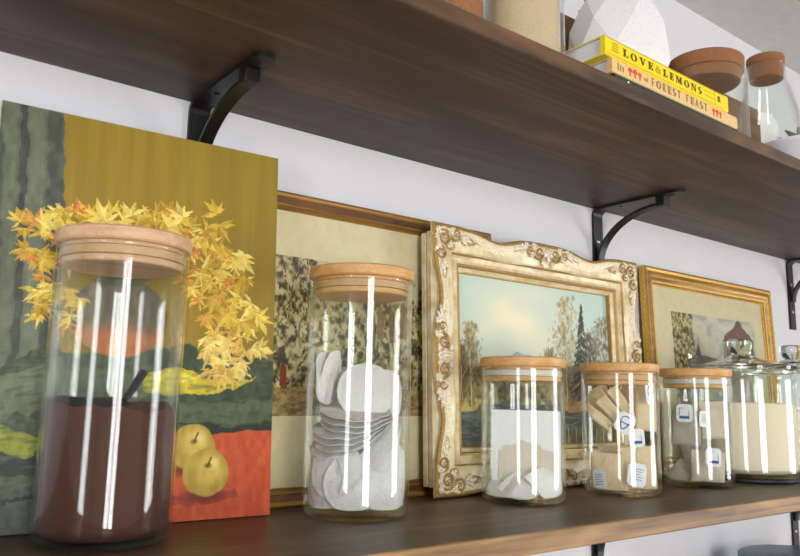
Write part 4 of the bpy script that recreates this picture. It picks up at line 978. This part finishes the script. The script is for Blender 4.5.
# wooden canister at the top edge
WC = at_y(440, 0, -.205)
wc = thing('wooden_canister', (WC.x, -.205, Z2), 'orange brown wooden canister on the upper shelf, cut off by the top edge', 'canister')
MB().lathe([(0, 0), (.036, 0), (.038, .002), (.038, .115), (.0365, .117), (0, .117)], 56).build('body', M['cork'], wc)
MB().lathe([(0, .1175), (.038, .1175), (.039, .119), (.039, .132), (.037, .134), (0, .134)], 56).build('lid', M['bamboo'], wc)
# long crate at the wall
bd = thing('wooden_crate', (.60, -.10, Z2), 'long brown wooden crate against the wall behind the planter and cork jars', 'crate')
BL, BD, BH, bt = .61, .103, .19, .010
MB().box(0, BL, 0, bt, .010, BH).build('front_panel', M['board'], bd, smooth=0, bevel=.002)
MB().box(0, BL, BD-bt, BD, .010, BH).build('back_panel', M['board'], bd, smooth=0, bevel=.002)
MB().box(0, bt, bt, BD-bt, .010, BH).build('end_panel', M['board'], bd, smooth=0, bevel=.002)
MB().box(BL-bt, BL, bt, BD-bt, .010, BH).build('end_panel', M['board'], bd, smooth=0, bevel=.002)
MB().box(0, BL, 0, BD, 0, .010).build('bottom_panel', M['board'], bd, smooth=0)
# cork jars
def cork_jar(x, y, prof, cr, cz0, cz1, rim, label):
    t = thing('cork_stoppered_jar', (x, y, Z2), label, 'jar')
    MB().lathe(prof, 80).build('glass_body', M['glass'], t, smooth=50)
    MB().lathe([(0, cz0), (cr*.93, cz0), (cr*.95, cz0+.001), (cr, rim+.0005), (cr*1.06, rim+.0015), (cr*1.08, cz1-.002), (cr*1.05, cz1), (0, cz1)], 64).build('cork_stopper', M['cork'], t, smooth=35)
CJ = at_y(704.5, 60, -.188); r = .0505; rim = .1245
cork_jar(CJ.x, -.188, [(0, 0), (r*.9, 0), (r*.98, .003), (r, .009), (r, rim-.001), (r-.001, rim), (r-.0022, rim-.001), (r-.0022, .010), (r*.9, .005), (0, .005)], (.0448), .112, .1440, rim, 'wide straight glass jar with a broad cork stopper, right of the books')
BJ = at_y(761, 70, -.158); r = .0435; nr = .0280; rim = .212
cork_jar(BJ.x, -.165, [(0, 0), (r*.9, 0), (r*.98, .003), (r, .009), (r, .115), (r*.97, .135), (r*.84, .158), (nr+.004, .176), (nr, .188), (nr, rim), (nr-.0022, rim), (nr-.0022, .188), (nr+.0018, .176), (r*.84-.0024, .157), (r*.97-.0024, .134), (r-.0024, .115), (r-.0024, .010), (r*.9, .005), (0, .005)], (.0252), .190, .2255, rim, 'narrow necked glass bottle with a cork stopper at the right of the upper shelf')
# white card behind the bottle
ca = at_y(761, 118, -.10); cb = at_y(792, 130, -.10)
cdx = thing('folded_card', (max(ca.x, 1.214), -.075, Z2), 'small blank white folded card standing behind the corked bottle', 'card')
top = at_y(780, 115, -.10).z-Z2; wd = cb.x-ca.x
MB().prism([(0, 0), (wd*.48, -.018), (wd, 0), (wd, .001), (wd*.48, -.0168), (0, .001)], lambda a, b: (a, b, 0), lambda a, b: (a, b, top)).build('card', M['paper'], cdx, smooth=0)
# dish and succulent
DX = at_y(797, 136, -.228)
ds = thing('white_bowl', (DX.x, -.228, Z2), 'small glossy white bowl near the front edge of the upper shelf at right', 'bowl')
MB().lathe([(0, 0), (.022, 0), (.024, .004), (.025, .014), (.033, .027), (.0445, .043), (.0515, .0520), (.0525, .0550), (.0510, .0555), (.042, .044), (.030, .030), (.018, .019), (0, .018)], 64).build('bowl', M['white'], ds, smooth=60)
SX = at_y(806, 120, -.155)
su = thing('potted_succulent', (SX.x, -.155, Z2), 'small pale green succulent in a dark pot at the right edge of the upper shelf', 'plant')
MB().lathe([(0, 0), (.028, 0), (.030, .002), (.036, .122), (.036, .128), (.033, .128), (.032, .120), (0, .120)], 48).build('pot', M['dark_pot'], su)
MB().lathe([(0, .1202), (.0315, .1202), (.030, .123), (0, .124)], 32).build('soil', M['soil'], su)
mb = MB()
for k in range(34):
    a = k*2.4; e = .2+1.6*(1-k/34.); leaf_mb(mb, (.004*math.cos(a), .004*math.sin(a), .124), (math.cos(a), math.sin(a), 2.0-1.75*k/34), .020+.036*k/34, .0075, .004)
mb.build('rosette', M['leaf_pale'], su)
# teal canister under the lower shelf
TC = at_y(803, 545, -.12)
zt_ = -.43; ht = at_y(803, 556, -.12).z-zt_; r = .093
tc_ = thing('teal_canister', (TC.x, -.12, zt_), 'round dark teal canister on the shelf below, at the lower right corner', 'canister')
MB().lathe([(0, 0), (r*.93, 0), (r*.97, .004), (r*.97, ht-.030), (r*.95, ht-.028), (0, ht-.028)], 80).build('body', M['teal'], tc_)
MB().lathe([(0, ht-.0275), (r, ht-.0275), (r, ht-.004), (r*.98, ht-.001), (r*.95, ht), (0, ht)], 80).build('lid', M['teal'], tc_)

# ------------------------------------------------------------------ colour management
vs_ = scn.view_settings; vs_.view_transform = 'Standard'; vs_.look = 'None'; vs_.gamma = 1; vs_.use_curve_mapping = False
vs_.exposure = 0.25
cy = scn.cycles; cy.transparent_max_bounces = 32; cy.max_bounces = 14; cy.transmission_bounces = 12; cy.glossy_bounces = 8; cy.diffuse_bounces = 5
